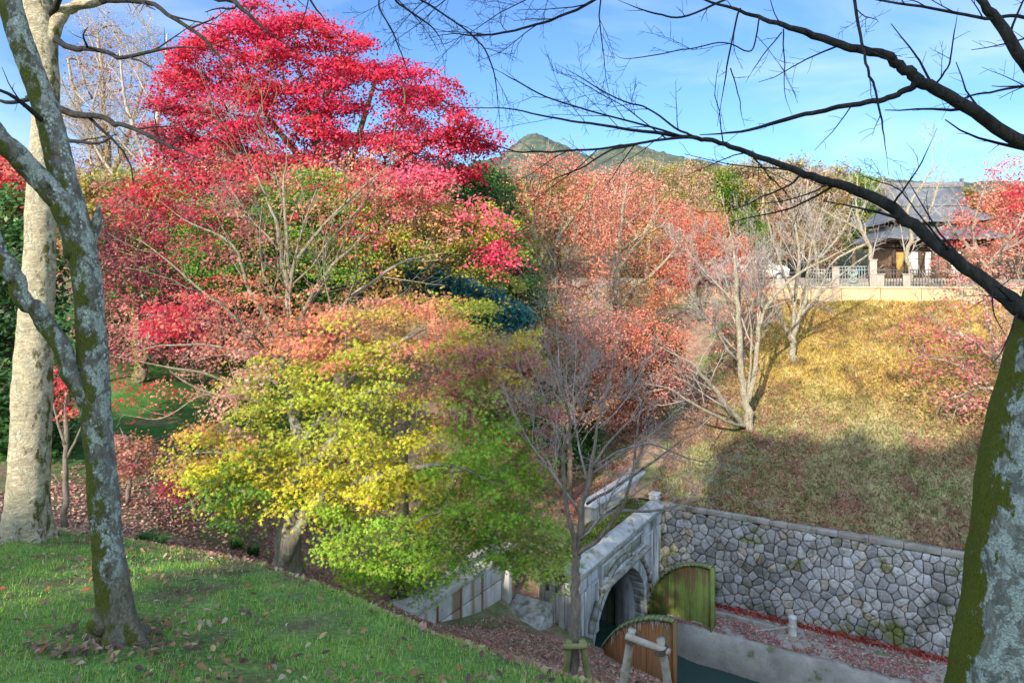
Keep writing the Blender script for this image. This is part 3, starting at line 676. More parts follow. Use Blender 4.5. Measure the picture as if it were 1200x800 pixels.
def gate(label, hinge_c, ang, mat, facing, drips):
    h = np.array(W(0.18, hinge_c, 0)[:2]); d = np.array([math.cos(ang), math.sin(ang)]); nn = np.array([-d[1], d[0]]) * facing
    T = lambda x, t, z: (h[0] + d[0] * x + nn[0] * t, h[1] + d[1] * x + nn[1] * t, z)
    wd = 2.34; top = lambda x: ZS + math.sqrt(max(RA ** 2 - (RA - min(x, RA)) ** 2, 0.0)) + 0.02
    root = thing('lock_gate', label, 'lock gate', T(0, 0, -12.2), 'steel lock gates of the tunnel mouth')
    xs = np.unique(np.concatenate([np.linspace(0, 0.5, 12), np.linspace(0.5, wd, 14)])); zb = -11.78
    g = G()
    for s, t in ((1, 0.05), (-1, -0.05)):
        pass
    A = [(x, max(top(x) - 0.03, zb + 0.02)) for x in xs] + [(wd, zb), (0, zb)]
    g.extrude([T(x, 0.05, z) for x, z in A], [T(x, -0.05, z) for x, z in A]); g.build('gate_plate', mat, root)
    rng = np.random.default_rng(int(hinge_c * 10)); r = G()     # two flat stiffening straps and the seam plates between sheets
    for x in (0.80, 1.58):
        zt = top(x) - 0.08; r = G(); r.box((x, 0.05, zb + 0.02), (x + 0.05, 0.062, zt), T); r.box((x, -0.062, zb + 0.02), (x + 0.05, 0.05, zt), T); r.build('seam_strap', mat, root)
    ri = G(); pts = [(x, max(top(x), zb)) for x in xs]
    for (x0, z0), (x1, z1) in zip(pts[:-1], pts[1:]):
        ri.extrude([T(x0, 0.13, z0 - 0.02), T(x1, 0.13, z1 - 0.02), T(x1, 0.13, z1 + 0.05), T(x0, 0.13, z0 + 0.05)], [T(x0, -0.13, z0 - 0.02), T(x1, -0.13, z1 - 0.02), T(x1, -0.13, z1 + 0.05), T(x0, -0.13, z0 + 0.05)])
    ri.build('arched_rim', RIM, root)
    e = G(); e.box((wd, -0.12, zb), (wd + 0.06, 0.12, top(wd)), T); e.build('meeting_post', mat, root)
    b = G(); b.box((0.1, -0.04, -12.5), (wd + 0.02, 0.04, zb - 0.04), T); b.box((0.1, -0.08, zb - 0.035), (wd + 0.02, 0.08, zb - 0.003), T)
    b.build('bottom_boards', m_noise('wet_boards', (0.06, 0.055, 0.05), (0.16, 0.14, 0.12), 4), root)
    if drips:
        q = G()
        for x in np.arange(0.55, wd - 0.08, 0.045):
            if rng.random() < 0.8:
                L = rng.uniform(0.05, 0.28); zt = top(x) - 0.035; w2 = rng.uniform(0.008, 0.02)
                for t in (0.061, -0.061):
                    s = 1 if t > 0 else -1
                    q.add([T(x - w2, t, zt), T(x + w2, t, zt), T(x + w2 * 0.4, t, zt - L), T(x - w2 * 0.4, t, zt - L)], [(0, 1, 2, 3)])
        q.build('lime_drips', DRIP, root)
gate('taller looking green algae lock gate leaf against the stone wall', 1.32, math.radians(-44), GATE_G, -1, False)
gate('rust red lock gate leaf with white lime drips behind log frame', 5.88, math.atan2(-0.516, 0.857), GATE_R, -1, True)

# ------------------------------------------------------------------ terrace: tan wall, railings, temple, cars
dT = (TW1 - TW0) / np.linalg.norm(TW1 - TW0); nT = np.array([-dT[1], dT[0]]); LT = float(np.linalg.norm(TW1 - TW0))
def TWl(x, y, z):
    q = TW0 + dT * x + nT * y; return (q[0], q[1], z)
def tx_at(px, off=0.0):         # distance along the tan wall that is seen at column px
    kx = (px - 600) / F_PX; q = TW0 + nT * off
    return float((kx * q[1] - q[0]) / (dT[0] - kx * dT[1]))
def tan_wall():
    r = thing('terrace_wall', 'low sandy tan retaining wall along the top of the grass bank', 'wall', TWl(LT / 2, 0, -1))
    g = G(); x = -3.0
    while x < LT + 6:
        g.box((x, 0.0, -2.6), (x + 1.78, 0.3, -0.34), TWl); x += 1.8
    g.build('wall_body', m_noise('sandy_render', (0.36, 0.255, 0.14), (0.50, 0.37, 0.22), 1.5, 0.9, 0.1, 0.2, 30, (3, 3, 0.6), (0.42, 0.32, 0.2), 0.3), r, bevel=0.012)
    c = G(); c.box((-3, -0.05, -0.335), (LT + 6, 0.38, -0.24), TWl); c.build('coping', m_noise('pale_coping', (0.42, 0.33, 0.21), (0.54, 0.44, 0.30), 2), r, bevel=0.012)
    STONE = m_noise('fence_stone', (0.28, 0.225, 0.19), (0.40, 0.33, 0.285), 5)
    posts = [('pinkish square stone gate post left of the metal railing', 979), ('square stone post right of the metal railing', 1023), ('short stone post below the temple door', 1031.5), ('stone fence post below the temple wall right end', 1062)]
    for lb, px in posts:
        x = tx_at(px, 0.6); hgt = 1.0 if px < 1000 else (1.35 if px < 1030 else 0.6)
        t = thing('stone_post', lb, 'post', TWl(x, 0.6, -0.26), 'stone posts of the terrace fence')
        g = G(); w = 0.17
        g.box((x - w, 0.6 - w, -0.35), (x + w, 0.6 + w, -0.26 + hgt), TWl); g.build('shaft', STONE, t, bevel=0.02)
        h = G(); h.box((x - w - 0.04, 0.56 - w, -0.26 + hgt + 0.002), (x + w + 0.04, 0.64 + w, -0.2 + hgt), TWl); h.build('cap', STONE, t, bevel=0.02)
    METAL = m_noise('pale_green_metal', (0.20, 0.25, 0.24), (0.34, 0.40, 0.38), 8, 0.5, 0.4, 0.1)
    def railing(px0, px1, lb, orn, mat, hgt):
        x0, x1 = tx_at(px0, 0.6), tx_at(px1, 0.6); t = thing('metal_railing', lb, 'railing', TWl((x0 + x1) / 2, 0.6, -0.26), 'metal railings on the terrace')
        z0 = -0.26
        for z in (0.08, hgt - 0.03, hgt - 0.2): f = G(); f.box((x0, 0.57, z0 + z), (x1, 0.63, z0 + z + 0.045), TWl); f.build('rail', mat, t)
        b = G()
        for x in np.arange(x0 + 0.03, x1, 0.13): b.box((x, 0.583, z0 + 0.0), (x + 0.03, 0.617, z0 + hgt), TWl)
        b.build('bars', mat, t)
        if orn:
            o = G(); cx = (x0 + x1) / 2
            for rr, zz in ((0.22, 0.72), (0.13, 0.72), (0.17, 0.36)):
                th = np.linspace(0, 2 * math.pi, 17); o.tubes([([TWl(cx + rr * math.cos(q), 0.55, z0 + zz + rr * 0.75 * math.sin(q)) for q in th], [0.03] * 17)], 6)
            o.build('ornament', mat, t)
    railing(983, 1016, 'pale green metal railing panel with round ornament on terrace', True, METAL, 1.05)
    DARKM = m_noise('dark_metal', (0.05, 0.05, 0.05), (0.12, 0.11, 0.1), 8, 0.5)
    railing(1026, 1061, 'dark metal bar railing in front of the temple door', False, DARKM, 0.85)
    railing(1066, 1120, 'dark metal bar railing behind red leaves right of temple', False, DARKM, 0.85)
    WHITEM = m_noise('white_rail_paint', (0.34, 0.32, 0.27), (0.48, 0.46, 0.4), 8, 0.6)
    railing(946, 974, 'whitish metal railing panel left of the pinkish gate post', False, WHITEM, 0.9)
tan_wall()

def temple():
    YT = 44.0; cx = (1080 - 600) / F_PX * YT; z0 = -0.2
    root = thing('temple_building', 'dark timber temple hall with grey tiled roof above the bank', 'temple', (cx, YT, z0))
    ang = math.radians(-8); ca, sa = math.cos(ang), math.sin(ang)
    T = lambda x, y, z: (cx + 0.82 * x * ca - y * sa, YT + 0.82 * x * sa + y * ca, z0 + z)
    WOOD = m_noise('old_dark_timber', (0.035, 0.026, 0.02), (0.10, 0.07, 0.05), 5); PLASTER = m_noise('white_plaster', (0.68, 0.66, 0.62), (0.8, 0.78, 0.74), 3)
    ORA = m_noise('ochre_panel', (0.34, 0.2, 0.06), (0.5, 0.3, 0.1), 4)
    k = NT('grey_roof_tile'); wv = k.n('TexWave', Scale=9.0, Distortion=0.2); k.put(wv.inputs['Vector'], k.coord()); nz = k.noise(2.5, 5, k.coord())
    c = k.mix(k.ramp(wv.outputs['Fac'], [(0.2, 0.0), (0.6, 1.0)]), (0.07, 0.075, 0.09), (0.17, 0.185, 0.21)); c = k.mix(1.0, c, k.ramp(nz, [(0.3, 0.75), (0.7, 1.25)]), 'MULTIPLY')
    TILE = k.done(k.pbr(c, 0.5, 0.4, normal=k.bump(wv.outputs['Fac'], 0.5, 0.05)))
    st = G(); st.box((-3.6, -2.6, -0.3), (3.6, 2.8, 0.35), T); st.build('stone_plinth', m_noise('plinth', (0.3, 0.27, 0.24), (0.45, 0.42, 0.38), 3), root, bevel=0.03)
    w = G(); w.box((-2.9, -1.9, 0.35), (2.9, 2.2, 2.35), T); w.build('wall', m_noise('brown_boards', (0.12, 0.07, 0.04), (0.24, 0.14, 0.08), 4), root)
    for x0, x1, m, nm in ((-2.75, -2.2, ORA, 'side_panel'), (-2.0, -1.25, PLASTER, 'plaster_panel'), (-0.75, -0.35, PLASTER, 'plaster_panel'), (1.0, 1.7, PLASTER, 'plaster_panel')):
        p = G(); p.box((x0, -1.96, 0.6), (x1, -1.902, 2.0), T); p.build(nm, m, root)
        if m is PLASTER:
            q = G(); q.box((x0, -1.975, 1.55), (x1, -1.962, 1.6), T); q.build('panel_bar', WOOD, root)
    d = G(); d.box((-1.2, -1.97, 0.36), (-0.8, -1.902, 2.1), T); d.build('door', WOOD, root)
    for x in (-2.95, -2.1, -0.2, 0.9, 1.85, 2.95):
        c_ = G(); c_.tubes([([T(x, -2.0, 0.35), T(x, -2.0, 2.4)], [0.11, 0.11])], 10); c_.build('column', WOOD, root, smooth=True)
    b = G(); b.box((-3.1, -2.1, 2.1), (3.1, -1.9, 2.3), T); b.box((-3.3, -2.3, 2.38), (3.3, 2.4, 2.55), T)
    for x in np.arange(-3.3, 3.31, 0.3):
        b.box((x, -2.9, 2.58), (x + 0.14, -2.0, 2.72), T); b.box((x, -2.45, 2.3), (x + 0.2, -2.1, 2.5), T)
    b.build('eave_brackets', WOOD, root)
    def hip(x, y, z, x2, y2, z2, sag=0.0, lift=0.12):
        """hipped skirt from eave rectangle to upper rectangle, eaves curving up to the corners"""
        n = 12; g = G(); rings = []
        for t in np.linspace(0, 1, 7):
            X, Yy = x + (x2 - x) * t, y + (y2 - y) * t; Z = z + (z2 - z) * (t ** 1.35)
            ring = []
            for (ax, ay), (bx, by) in (((-1, -1), (1, -1)), ((1, -1), (1, 1)), ((1, 1), (-1, 1)), ((-1, 1), (-1, -1))):
                for i in range(n):
                    u = i / n; s = abs(2 * u - 1) ** 4 * lift * (1 - t) 
                    ring.append(T((ax + (bx - ax) * u) * X, (ay + (by - ay) * u) * Yy, Z + s))
            rings.append(ring)
        V = np.array(rings).reshape(-1, 3); m = 4 * n; i = np.arange(len(V)).reshape(-1, m)
        g.add(V, np.stack([i[:-1], np.roll(i[:-1], -1, 1), np.roll(i[1:], -1, 1), i[1:]], -1).reshape(-1, 4))
        bot = V[:m] - np.array([0, 0, 0.16]); off = g.n
        g.add(np.vstack([V[:m], bot]), [(j, m + j, m + (j + 1) % m, (j + 1) % m) for j in range(m)])
        return g, V
    lo, _ = hip(3.9, 3.3, 2.85, 2.7, 1.9, 3.75); 
    lo.build('lower_roof', TILE, root)
    ue = G(); ue.box((-3.75, -3.15, 2.72), (3.75, 3.15, 2.8), T); ue.build('eave_boards', m_noise('eave_wood', (0.14, 0.08, 0.05), (0.24, 0.14, 0.09), 4), root)
    nk = G(); nk.box((-2.6, -1.8, 3.3), (2.6, 1.8, 4.0), T); nk.build('upper_wall', WOOD, root)
    up, _ = hip(3.45, 2.75, 3.95, 2.5, 1.25, 4.85); up.build('upper_roof', TILE, root)
    prof = [(y, 4.83 + 1.32 * (1 - abs(y) / 1.3) ** 1.25) for y in np.linspace(-1.3, 1.3, 17)]
    gb = G(); o_ = [(y, z + 0.12) for y, z in prof] + [(y, z) for y, z in prof[::-1]]
    gb.extrude([T(-2.75, y, z) for y, z in o_], [T(2.75, y, z) for y, z in o_])
    gb.build('gable_roof', TILE, root)
    for x in (-2.55, 2.47):
        ge = G(); ge.extrude([T(x, y, z - 0.01) for y, z in prof], [T(x + 0.08, y, z - 0.01) for y, z in prof]); ge.build('gable_end', WOOD, root)
    rd = G(); rd.box((-2.85, -0.16, 6.15), (2.85, 0.16, 6.5), T); rd.box((-2.95, -0.2, 6.15), (-2.82, 0.2, 6.72), T); rd.box((2.82, -0.2, 6.15), (2.95, 0.2, 6.72), T)
    rd.build('ridge', m_noise('ridge_tile', (0.09, 0.09, 0.1), (0.2, 0.2, 0.21), 5), root, bevel=0.03)
temple()

def car(px, Y, rot, paint, label):
    x0 = (px - 600) / F_PX * Y; z0 = Hs(x0, Y); root = thing('parked_car', label, 'car', (x0, Y, z0), 'cars parked on the terrace')
    ca, sa = math.cos(rot), math.sin(rot); T = lambda x, y, z: (x0 + x * ca - y * sa, Y + x * sa + y * ca, z0 + z)
    prof = [(-1.75, 0.32), (-1.78, 0.75), (-1.62, 0.98), (-0.85, 1.05), (-0.30, 1.48), (1.05, 1.55), (1.6, 1.12), (1.74, 0.9), (1.76, 0.32)]
    b = G()
    def sec(y, k, lo=0): return [T(x, y, z if z < 1.0 else 1.0 + (z - 1.0) * k) for x, z in prof]
    b.extrude(sec(-0.72, 1.0), sec(0.72, 1.0)); b.build('body', paint, root, bevel=0.06)
    GL = m_noise('car_glass', (0.02, 0.025, 0.03), (0.04, 0.05, 0.06), 2, 0.08, 0.6, 0.0)
    for y in (-0.727, 0.707):
        for q in ([(-0.66, 1.08), (-0.24, 1.42), (0.3, 1.46), (0.3, 1.08)], [(0.38, 1.08), (0.38, 1.46), (1.0, 1.48), (1.38, 1.1)]):
            w = G(); w.extrude([T(x, y, z) for x, z in q], [T(x, y + 0.02, z) for x, z in q]); w.build('side_window', GL, root)
    w = G(); w.extrude([T(-0.84, -0.6, 1.075), T(-0.84, 0.6, 1.075), T(-0.33, 0.56, 1.47), T(-0.33, -0.56, 1.47)], [T(-0.87, -0.6, 1.085), T(-0.87, 0.6, 1.085), T(-0.36, 0.56, 1.48), T(-0.36, -0.56, 1.48)]); w.build('windscreen', GL, root)
    RUB = m_noise('tyre', (0.015, 0.015, 0.015), (0.03, 0.03, 0.03), 8); RIMM = m_noise('wheel_metal', (0.4, 0.4, 0.4), (0.55, 0.55, 0.55), 6, 0.4, 0.5, 0.0, metal=0.7)
    for x in (-1.12, 1.12):
        for y in (-0.74, 0.58):
            t = G(); t.tubes([([T(x, y, 0.3), T(x, y + 0.16, 0.3)], [0.3, 0.3])], 18); wo = t.build('wheel', RUB, root)
            r_ = G(); r_.tubes([([T(x, y - 0.01, 0.3), T(x, y + 0.17, 0.3)], [0.19, 0.19])], 12); r_.build('rim', RIMM, wo)
    for y in (-0.5, 0.5):
        h = G(); h.box((-1.8, y - 0.16, 0.68), (-1.74, y + 0.16, 0.82), T); h.build('headlight', m_noise('lamp_glass', (0.6, 0.6, 0.58), (0.75, 0.75, 0.72), 4, 0.15), root)
WHITE = m_noise('white_paint', (0.74, 0.74, 0.73), (0.8, 0.8, 0.79), 2, 0.25, 0.5, 0.0); SILV = m_noise('silver_paint', (0.42, 0.43, 0.45), (0.5, 0.51, 0.53), 2, 0.3, 0.5, 0.0); PEARL = m_noise('pearl_paint', (0.62, 0.6, 0.56), (0.7, 0.68, 0.64), 2, 0.3, 0.5, 0.0)
car(842, 41.5, math.radians(250), WHITE, 'white parked car with dark windscreen behind the tan wall')
car(803, 43.0, math.radians(245), SILV, 'silver parked car behind the wall left of the white car')
car(886, 42.0, math.radians(185), PEARL, 'cream parked car behind the forked bare tree on the terrace')

# ------------------------------------------------------------------ plants: generators
def catmull(ctrl, per=6):
    c = np.asarray(ctrl, float)
    if len(c) < 3: 
        t = np.linspace(0, 1, per + 1)[:, None]; return c[0] * (1 - t) + c[-1] * t
    q = np.vstack([2 * c[0] - c[1], c, 2 * c[-1] - c[-2]]); out = []
    for i in range(1, len(q) - 2):
        for t in np.arange(per) / per:
            p0, p1, p2, p3 = q[i - 1], q[i], q[i + 1], q[i + 2]
            out.append(0.5 * (2 * p1 + (p2 - p0) * t + (2 * p0 - 5 * p1 + 4 * p2 - p3) * t ** 2 + (3 * p1 - p0 - 3 * p2 + p3) * t ** 3))
    out.append(c[-1]); return np.array(out)

def limb(ctrl, per=6, wig=0.0, seed=0):
    """ctrl: (px, py, Y, radius in px) -> smooth path and radii in metres"""
    a = np.array([[*P(c[0], c[1], c[2]), c[3] / F_PX * c[2]] for c in ctrl]); s = catmull(a, per)
    p, r = s[:, :3].copy(), np.maximum(s[:, 3], 0.0012)
    if r[-1] < 0.03: r = r * np.where(np.linspace(0, 1, len(r)) > 0.7, 1 - 0.75 * (np.linspace(0, 1, len(r)) - 0.7) / 0.3, 1); r = np.maximum(r, 0.0009)
    if wig:
        t = np.arange(len(p)); rr = np.random.default_rng(seed)
        w = np.stack([vnoise(t * 0.6, t * 0 + rr.uniform(0, 99), scale=1.0, seed=seed + q) - 0.5 for q in range(3)], -1) * wig
        w[0] = 0; p += w * (r[:, None] * 3 + 0.02)
    return p, r

def big_trunk(ctrl, nseg=40, per=14, rough=0.07, seed=1, flare=None):
    """smooth trunk with lumpy bark relief as a G"""
    p, r = limb(ctrl, per); n = len(p)
    T = unit(np.gradient(p, axis=0)); n1 = unit(np.cross(T, [0.2, 1, 0.1])); n2 = np.cross(T, n1)
    an = np.arange(nseg) / nseg * 2 * math.pi
    dirs = np.cos(an)[None, :, None] * n1[:, None, :] + np.sin(an)[None, :, None] * n2[:, None, :]
    base = p[:, None, :] + dirs * r[:, None, None]
    sc_ = np.median(r) * 2
    nz = (vnoise(base[..., 0], base[..., 1], base[..., 2] * 0.6, scale=sc_ * 0.8, seed=seed, oct=2) - 0.5) * 2.0 + (vnoise(base[..., 0], base[..., 1], base[..., 2] * 0.7, scale=sc_ * 0.18, seed=seed + 9, oct=3) - 0.5) * 1.1
    V = p[:, None, :] + dirs * (r[:, None] * (1 + rough * nz))[..., None]
    if flare:      # root flare: lobes near the base
        z0, hh, amt = flare; f = np.exp(-np.clip(V[..., 2] - z0, 0, 9) / hh)
        lob = 0.55 + 0.45 * np.cos(an * 5 + seed)[None, :]
        V = V + dirs * (r[:, None] * amt * f * lob)[..., None]
    g = G(); i = np.arange(n * nseg).reshape(n, nseg); a = i[:-1]; b = np.roll(a, -1, 1); d = i[1:]; c = np.roll(d, -1, 1)
    g.add(V.reshape(-1, 3), np.stack([a, b, c, d], -1).reshape(-1, 4)); g.F.append(i[[0]][:, ::-1]); g.F.append(i[[-1]])
    return g, p, r

def ramify(limbs, rng, levels=3, gap=0.35, ratio=0.5, ang=(30, 65), up=0.15, lmin=0.12, rmin=0.0015, start=0.2, wander=0.16, lenk=1.0, maxn=4000, planar=None, rk=0.62, lmax=99):
    """side branches off given limbs, recursively; returns paths per level and tips"""
    out = []; tips = []; cur = [(np.asarray(p), np.asarray(r), None) for p, r in limbs]
    for lv in range(levels):
        nxt = []
        for p, r, _ in cur:
            seg = np.linalg.norm(np.diff(p, axis=0), axis=1); L = seg.sum(); cum = np.concatenate([[0], np.cumsum(seg)])
            if L < lmin: continue
            d = L * (start if lv == 0 else 0.22) + rng.uniform(0, gap) * min(1, L)
            while d < L * 0.98:
                i = min(int(np.searchsorted(cum, d)) - 1, len(p) - 2); i = max(i, 0); f = (d - cum[i]) / max(seg[i], 1e-6)
                pos = p[i] + (p[i + 1] - p[i]) * f; rad = r[i] + (r[i + 1] - r[i]) * f; tg = unit(p[i + 1] - p[i])
                rv = rng.normal(size=3)
                if planar is not None: rv = rv * planar
                pe = unit(rv - (rv @ tg) * tg); A = math.radians(rng.uniform(*ang))
                dr = tg * math.cos(A) + pe * math.sin(A) + np.array([0, 0, up])
                dr = dr / np.linalg.norm(dr)
                ln = lenk * ratio * (L - d * 0.55) * rng.uniform(0.55, 1.15); ln = min(ln, lmax * rng.uniform(0.5, 1)); r0 = max(min(rad * rk, 0.02 * ln + 0.0015), rmin)
                if ln > lmin * 0.6:
                    m = 6; pts = [pos]; q = dr
                    for j in range(m - 1):
                        q = q + rng.normal(size=3) * wander + np.array([0, 0, up * 0.25]); q = q / np.linalg.norm(q); pts.append(pts[-1] + q * ln / (m - 1))
                    nxt.append((np.array(pts), np.linspace(r0, max(rmin * 0.7, r0 * 0.3), m), None)); tips.append((pts[-1], q))
                d += gap * (0.5 if lv else 1.0) * rng.uniform(0.5, 1.5) * (0.55 ** lv * 1.6)
            if len(nxt) > maxn: break
        out.append([(p, r) for p, r, _ in nxt]); cur = nxt
    return out, tips

K4 = (np.array([(0, -0.5, 0), (0.36, 0.02, 0.05), (0, 0.62, -0.06), (-0.36, 0.02, 0.05)]), np.array([(0, 1, 2, 3)]))
_t = []
for i_ in range(5):
    a_ = math.radians(90 + (i_ - 2) * 58); L_ = [0.62, 0.9, 1.0, 0.9, 0.62][i_] * 0.62
    _t.append((a_, L_))
_sv = [(0, -0.08, 0.03)]; _sf = []
for i_, (a_, L_) in enumerate(_t):
    o_ = len(_sv); _sv += [(0.2 * math.cos(a_ - 0.48), 0.2 * math.sin(a_ - 0.48) - 0.08, 0.02), (L_ * math.cos(a_), L_ * math.sin(a_) - 0.08, -0.07), (0.2 * math.cos(a_ + 0.48), 0.2 * math.sin(a_ + 0.48) - 0.08, 0.02)]
    _sf.append((0, o_, o_ + 1, o_ + 2))
STAR = (np.array(_sv), np.array(_sf))
OVAL = (np.array([(0, -0.55, 0), (0.24, -0.28, 0.07), (0.27, 0.12, 0.1), (0.1, 0.5, 0.03), (0, 0.66, -0.08), (-0.1, 0.5, 0.03), (-0.27, 0.12, 0.1), (-0.24, -0.28, 0.07), (0, 0.1, 0)]), np.array([(0, 1, 2, 8), (8, 2, 3, 4), (0, 8, 6, 7), (8, 4, 5, 6)]))
NARROW = (np.array([(0, -0.5, 0), (0.1, 0.0, 0.03), (0, 0.7, -0.1), (-0.1, 0.0, 0.03)]), np.array([(0, 1, 2, 3)]))

def leaves_into(g, pos, nrm, size, col, tpl, rng):
    N = len(pos); tv, tf = tpl; k = len(tv)
    nrm = unit(nrm); ref = rng.normal(size=(N, 3)); x = unit(np.cross(nrm, ref)); y = np.cross(nrm, x)
    V = pos[:, None, :] + size[:, None, None] * (tv[None, :, 0, None] * x[:, None, :] + tv[None, :, 1, None] * y[:, None, :] + tv[None, :, 2, None] * nrm[:, None, :])
    F = (tf[None] + (np.arange(N) * k)[:, None, None]).reshape(-1, tf.shape[1])
    g.add(V.reshape(-1, 3), F, np.repeat(col, k, axis=0))

def in_poly(px, py, poly):
    x, y = np.asarray(px), np.asarray(py); c = np.zeros(len(x), bool); n = len(poly)
    for i in range(n):
        (x0, y0), (x1, y1) = poly[i], poly[(i + 1) % n]
        if y0 == y1: continue
        m = ((y0 > y) != (y1 > y)) & (x < (x1 - x0) * (y - y0) / (y1 - y0) + x0); c ^= m
    return c

def clump_points(poly, Y, thick, n, rng, holes=(), tier=0.0, back=0.0):
    """n clump centres through a crown's volume whose outline from the bank is poly"""
    poly = np.array(poly, float); lo, hi = poly.min(0), poly.max(0); ctr = (lo + hi) / 2; half = (hi - lo) / 2; res = []
    while len(res) < n:
        q = rng.uniform(lo, hi, (n * 3, 2)); q = q[in_poly(q[:, 0], q[:, 1], poly)]
        for hx, hy, hr in holes: q = q[(q[:, 0] - hx) ** 2 + (q[:, 1] - hy) ** 2 > hr * hr * rng.uniform(0.5, 1.3, len(q))]
        res += [tuple(v) for v in q]
    res = np.array(res[:n]); e = ((res - ctr) / half); rr = np.clip((e ** 2).sum(1), 0, 1)
    dep = Y + thick * np.sqrt(1 - 0.9 * rr) * rng.uniform(-1 + back, 1, n)
    # keep each clump at its own height while its distance varies (crown volume, not a flat sheet)
    W3 = np.stack([(res[:, 0] - 600) / F_PX * dep, dep, (HY - res[:, 1]) / F_PX * dep], -1)
    if tier:      # foliage held in layered, slightly drooping shelves
        ph = vnoise(W3[:, 0], W3[:, 1], scale=tier * 3.2, seed=91, oct=3) * tier * 3.6
        m = np.mod(W3[:, 2] + ph, tier) - tier / 2
        W3[:, 2] -= 0.72 * m * rng.uniform(0.5, 1.1, len(m))
    return W3, res

def crown_leaves(cl, res, per, cr, lsize, ctrl, rng, tpl=K4, flat=0.28, tilt=0.55, face=(0, -0.35, 0.9), g=None, vary=0.2, droop=0.35, cjit=22):
    g = g or G(); ck = np.array([c[:2] for c in ctrl], float); cc = np.array([c[2] for c in ctrl], float)
    N = len(cl)
    j = res + rng.normal(0, cjit, res.shape); d = ((j[:, None] - ck[None]) ** 2).sum(-1); c1 = cc[np.argmin(d, 1)]
    wgt = 1 / (d + 200.0) ** 2; wgt /= wgt.sum(1, keepdims=True); csm = wgt @ cc
    mixf = rng.uniform(0.25, 1.0, (N, 1)); base = c1 * mixf + csm * (1 - mixf)
    base = base * rng.uniform(1 - vary, 1 + vary, (N, 1))
    cnt = rng.poisson(per, N); idx = np.repeat(np.arange(N), cnt); M = len(idx)
    rad = cr * rng.uniform(0.6, 1.35, N)
    th = rng.uniform(0, 2 * math.pi, M); rr = np.sqrt(rng.random(M)) * (1 + 0.25 * rng.normal(size=M))
    off = np.stack([np.cos(th) * rr, np.sin(th) * rr, rng.normal(0, flat, M) - droop * rr ** 2 * 0.5], -1) * rad[idx][:, None]
    tl = rng.normal(0, 0.25, (N, 2)); off[:, 2] += off[:, 0] * tl[idx, 0] + off[:, 1] * tl[idx, 1]
    pos = cl[idx] + off
    nrm = np.array(face)[None] + rng.normal(0, tilt, (M, 3)) + np.stack([np.cos(th) * rr, np.sin(th) * rr, 0 * rr], -1) * 0.3
    lf = base[idx]; alt = cc[rng.integers(0, len(cc), M)]; sw = (rng.random(M) < 0.13)[:, None]
    lf = np.where(sw, 0.5 * lf + 0.5 * alt, lf)
    col = lf * rng.uniform(0.7, 1.28, (M, 1)) * (1 + rng.normal(0, 0.08, (M, 3)))
    leaves_into(g, pos, nrm, lsize * rng.uniform(0.65, 1.3, M), np.clip(col, 0.003, 0.85), tpl, rng)
    return g

def connect(nodes, targets, rng, r0=0.012, rtip=0.004, sag=0.0, bias=1.0):
    """branches from a skeleton out to the leaf clumps, each joining the nearest branch already there"""
    nodes = [np.asarray(n, float) for n in nodes]; A = np.array(nodes); paths = []
    root = A[0]; order = np.argsort(np.linalg.norm(targets - A.mean(0), axis=1))
    for t in targets[order]:
        v = t - A; d = np.linalg.norm(v, axis=1) + np.maximum(0, -v[:, 2]) * bias
        i = int(np.argmin(d)); s = A[i]; L = np.linalg.norm(t - s)
        if L < 0.05: continue
        m = 6; tt = np.linspace(0, 1, m)[:, None]; mid = np.array([0, 0, -sag * L]) + rng.normal(0, 0.06 * L, 3)
        p = s + (t - s) * tt + mid * (4 * tt * (1 - tt)) + rng.normal(0, 0.015 * L, (m, 3)) * (tt > 0) * (tt < 1)
        paths.append((p, np.linspace(r0 * min(1.5, 0.5 + L), rtip, m))); A = np.vstack([A, p[2:]])
    return paths

RED = (0.50, 0.018, 0.038); CRIM = (0.53, 0.018, 0.065); PINK = (0.70, 0.10, 0.15); SALM = (0.62, 0.25, 0.17); CORAL = (0.64, 0.18, 0.12); ROSE = (0.52, 0.26, 0.21)
ORG = (0.52, 0.23, 0.08); YEL = (0.53, 0.47, 0.035); YGR = (0.37, 0.40, 0.035); GRN = (0.11, 0.27, 0.025); LGRN = (0.25, 0.42, 0.04); OLV = (0.26, 0.25, 0.05)
DGR = (0.028, 0.075, 0.018); MGR = (0.06, 0.14, 0.025); TEAL = (0.045, 0.17, 0.16); SAGE = (0.36, 0.38, 0.12); MAG = (0.33, 0.05, 0.075); BRN = (0.30, 0.15, 0.06); DROSE = (0.38, 0.11, 0.12); DKRED = (0.27, 0.03, 0.035); OCH = (0.45, 0.30, 0.06)

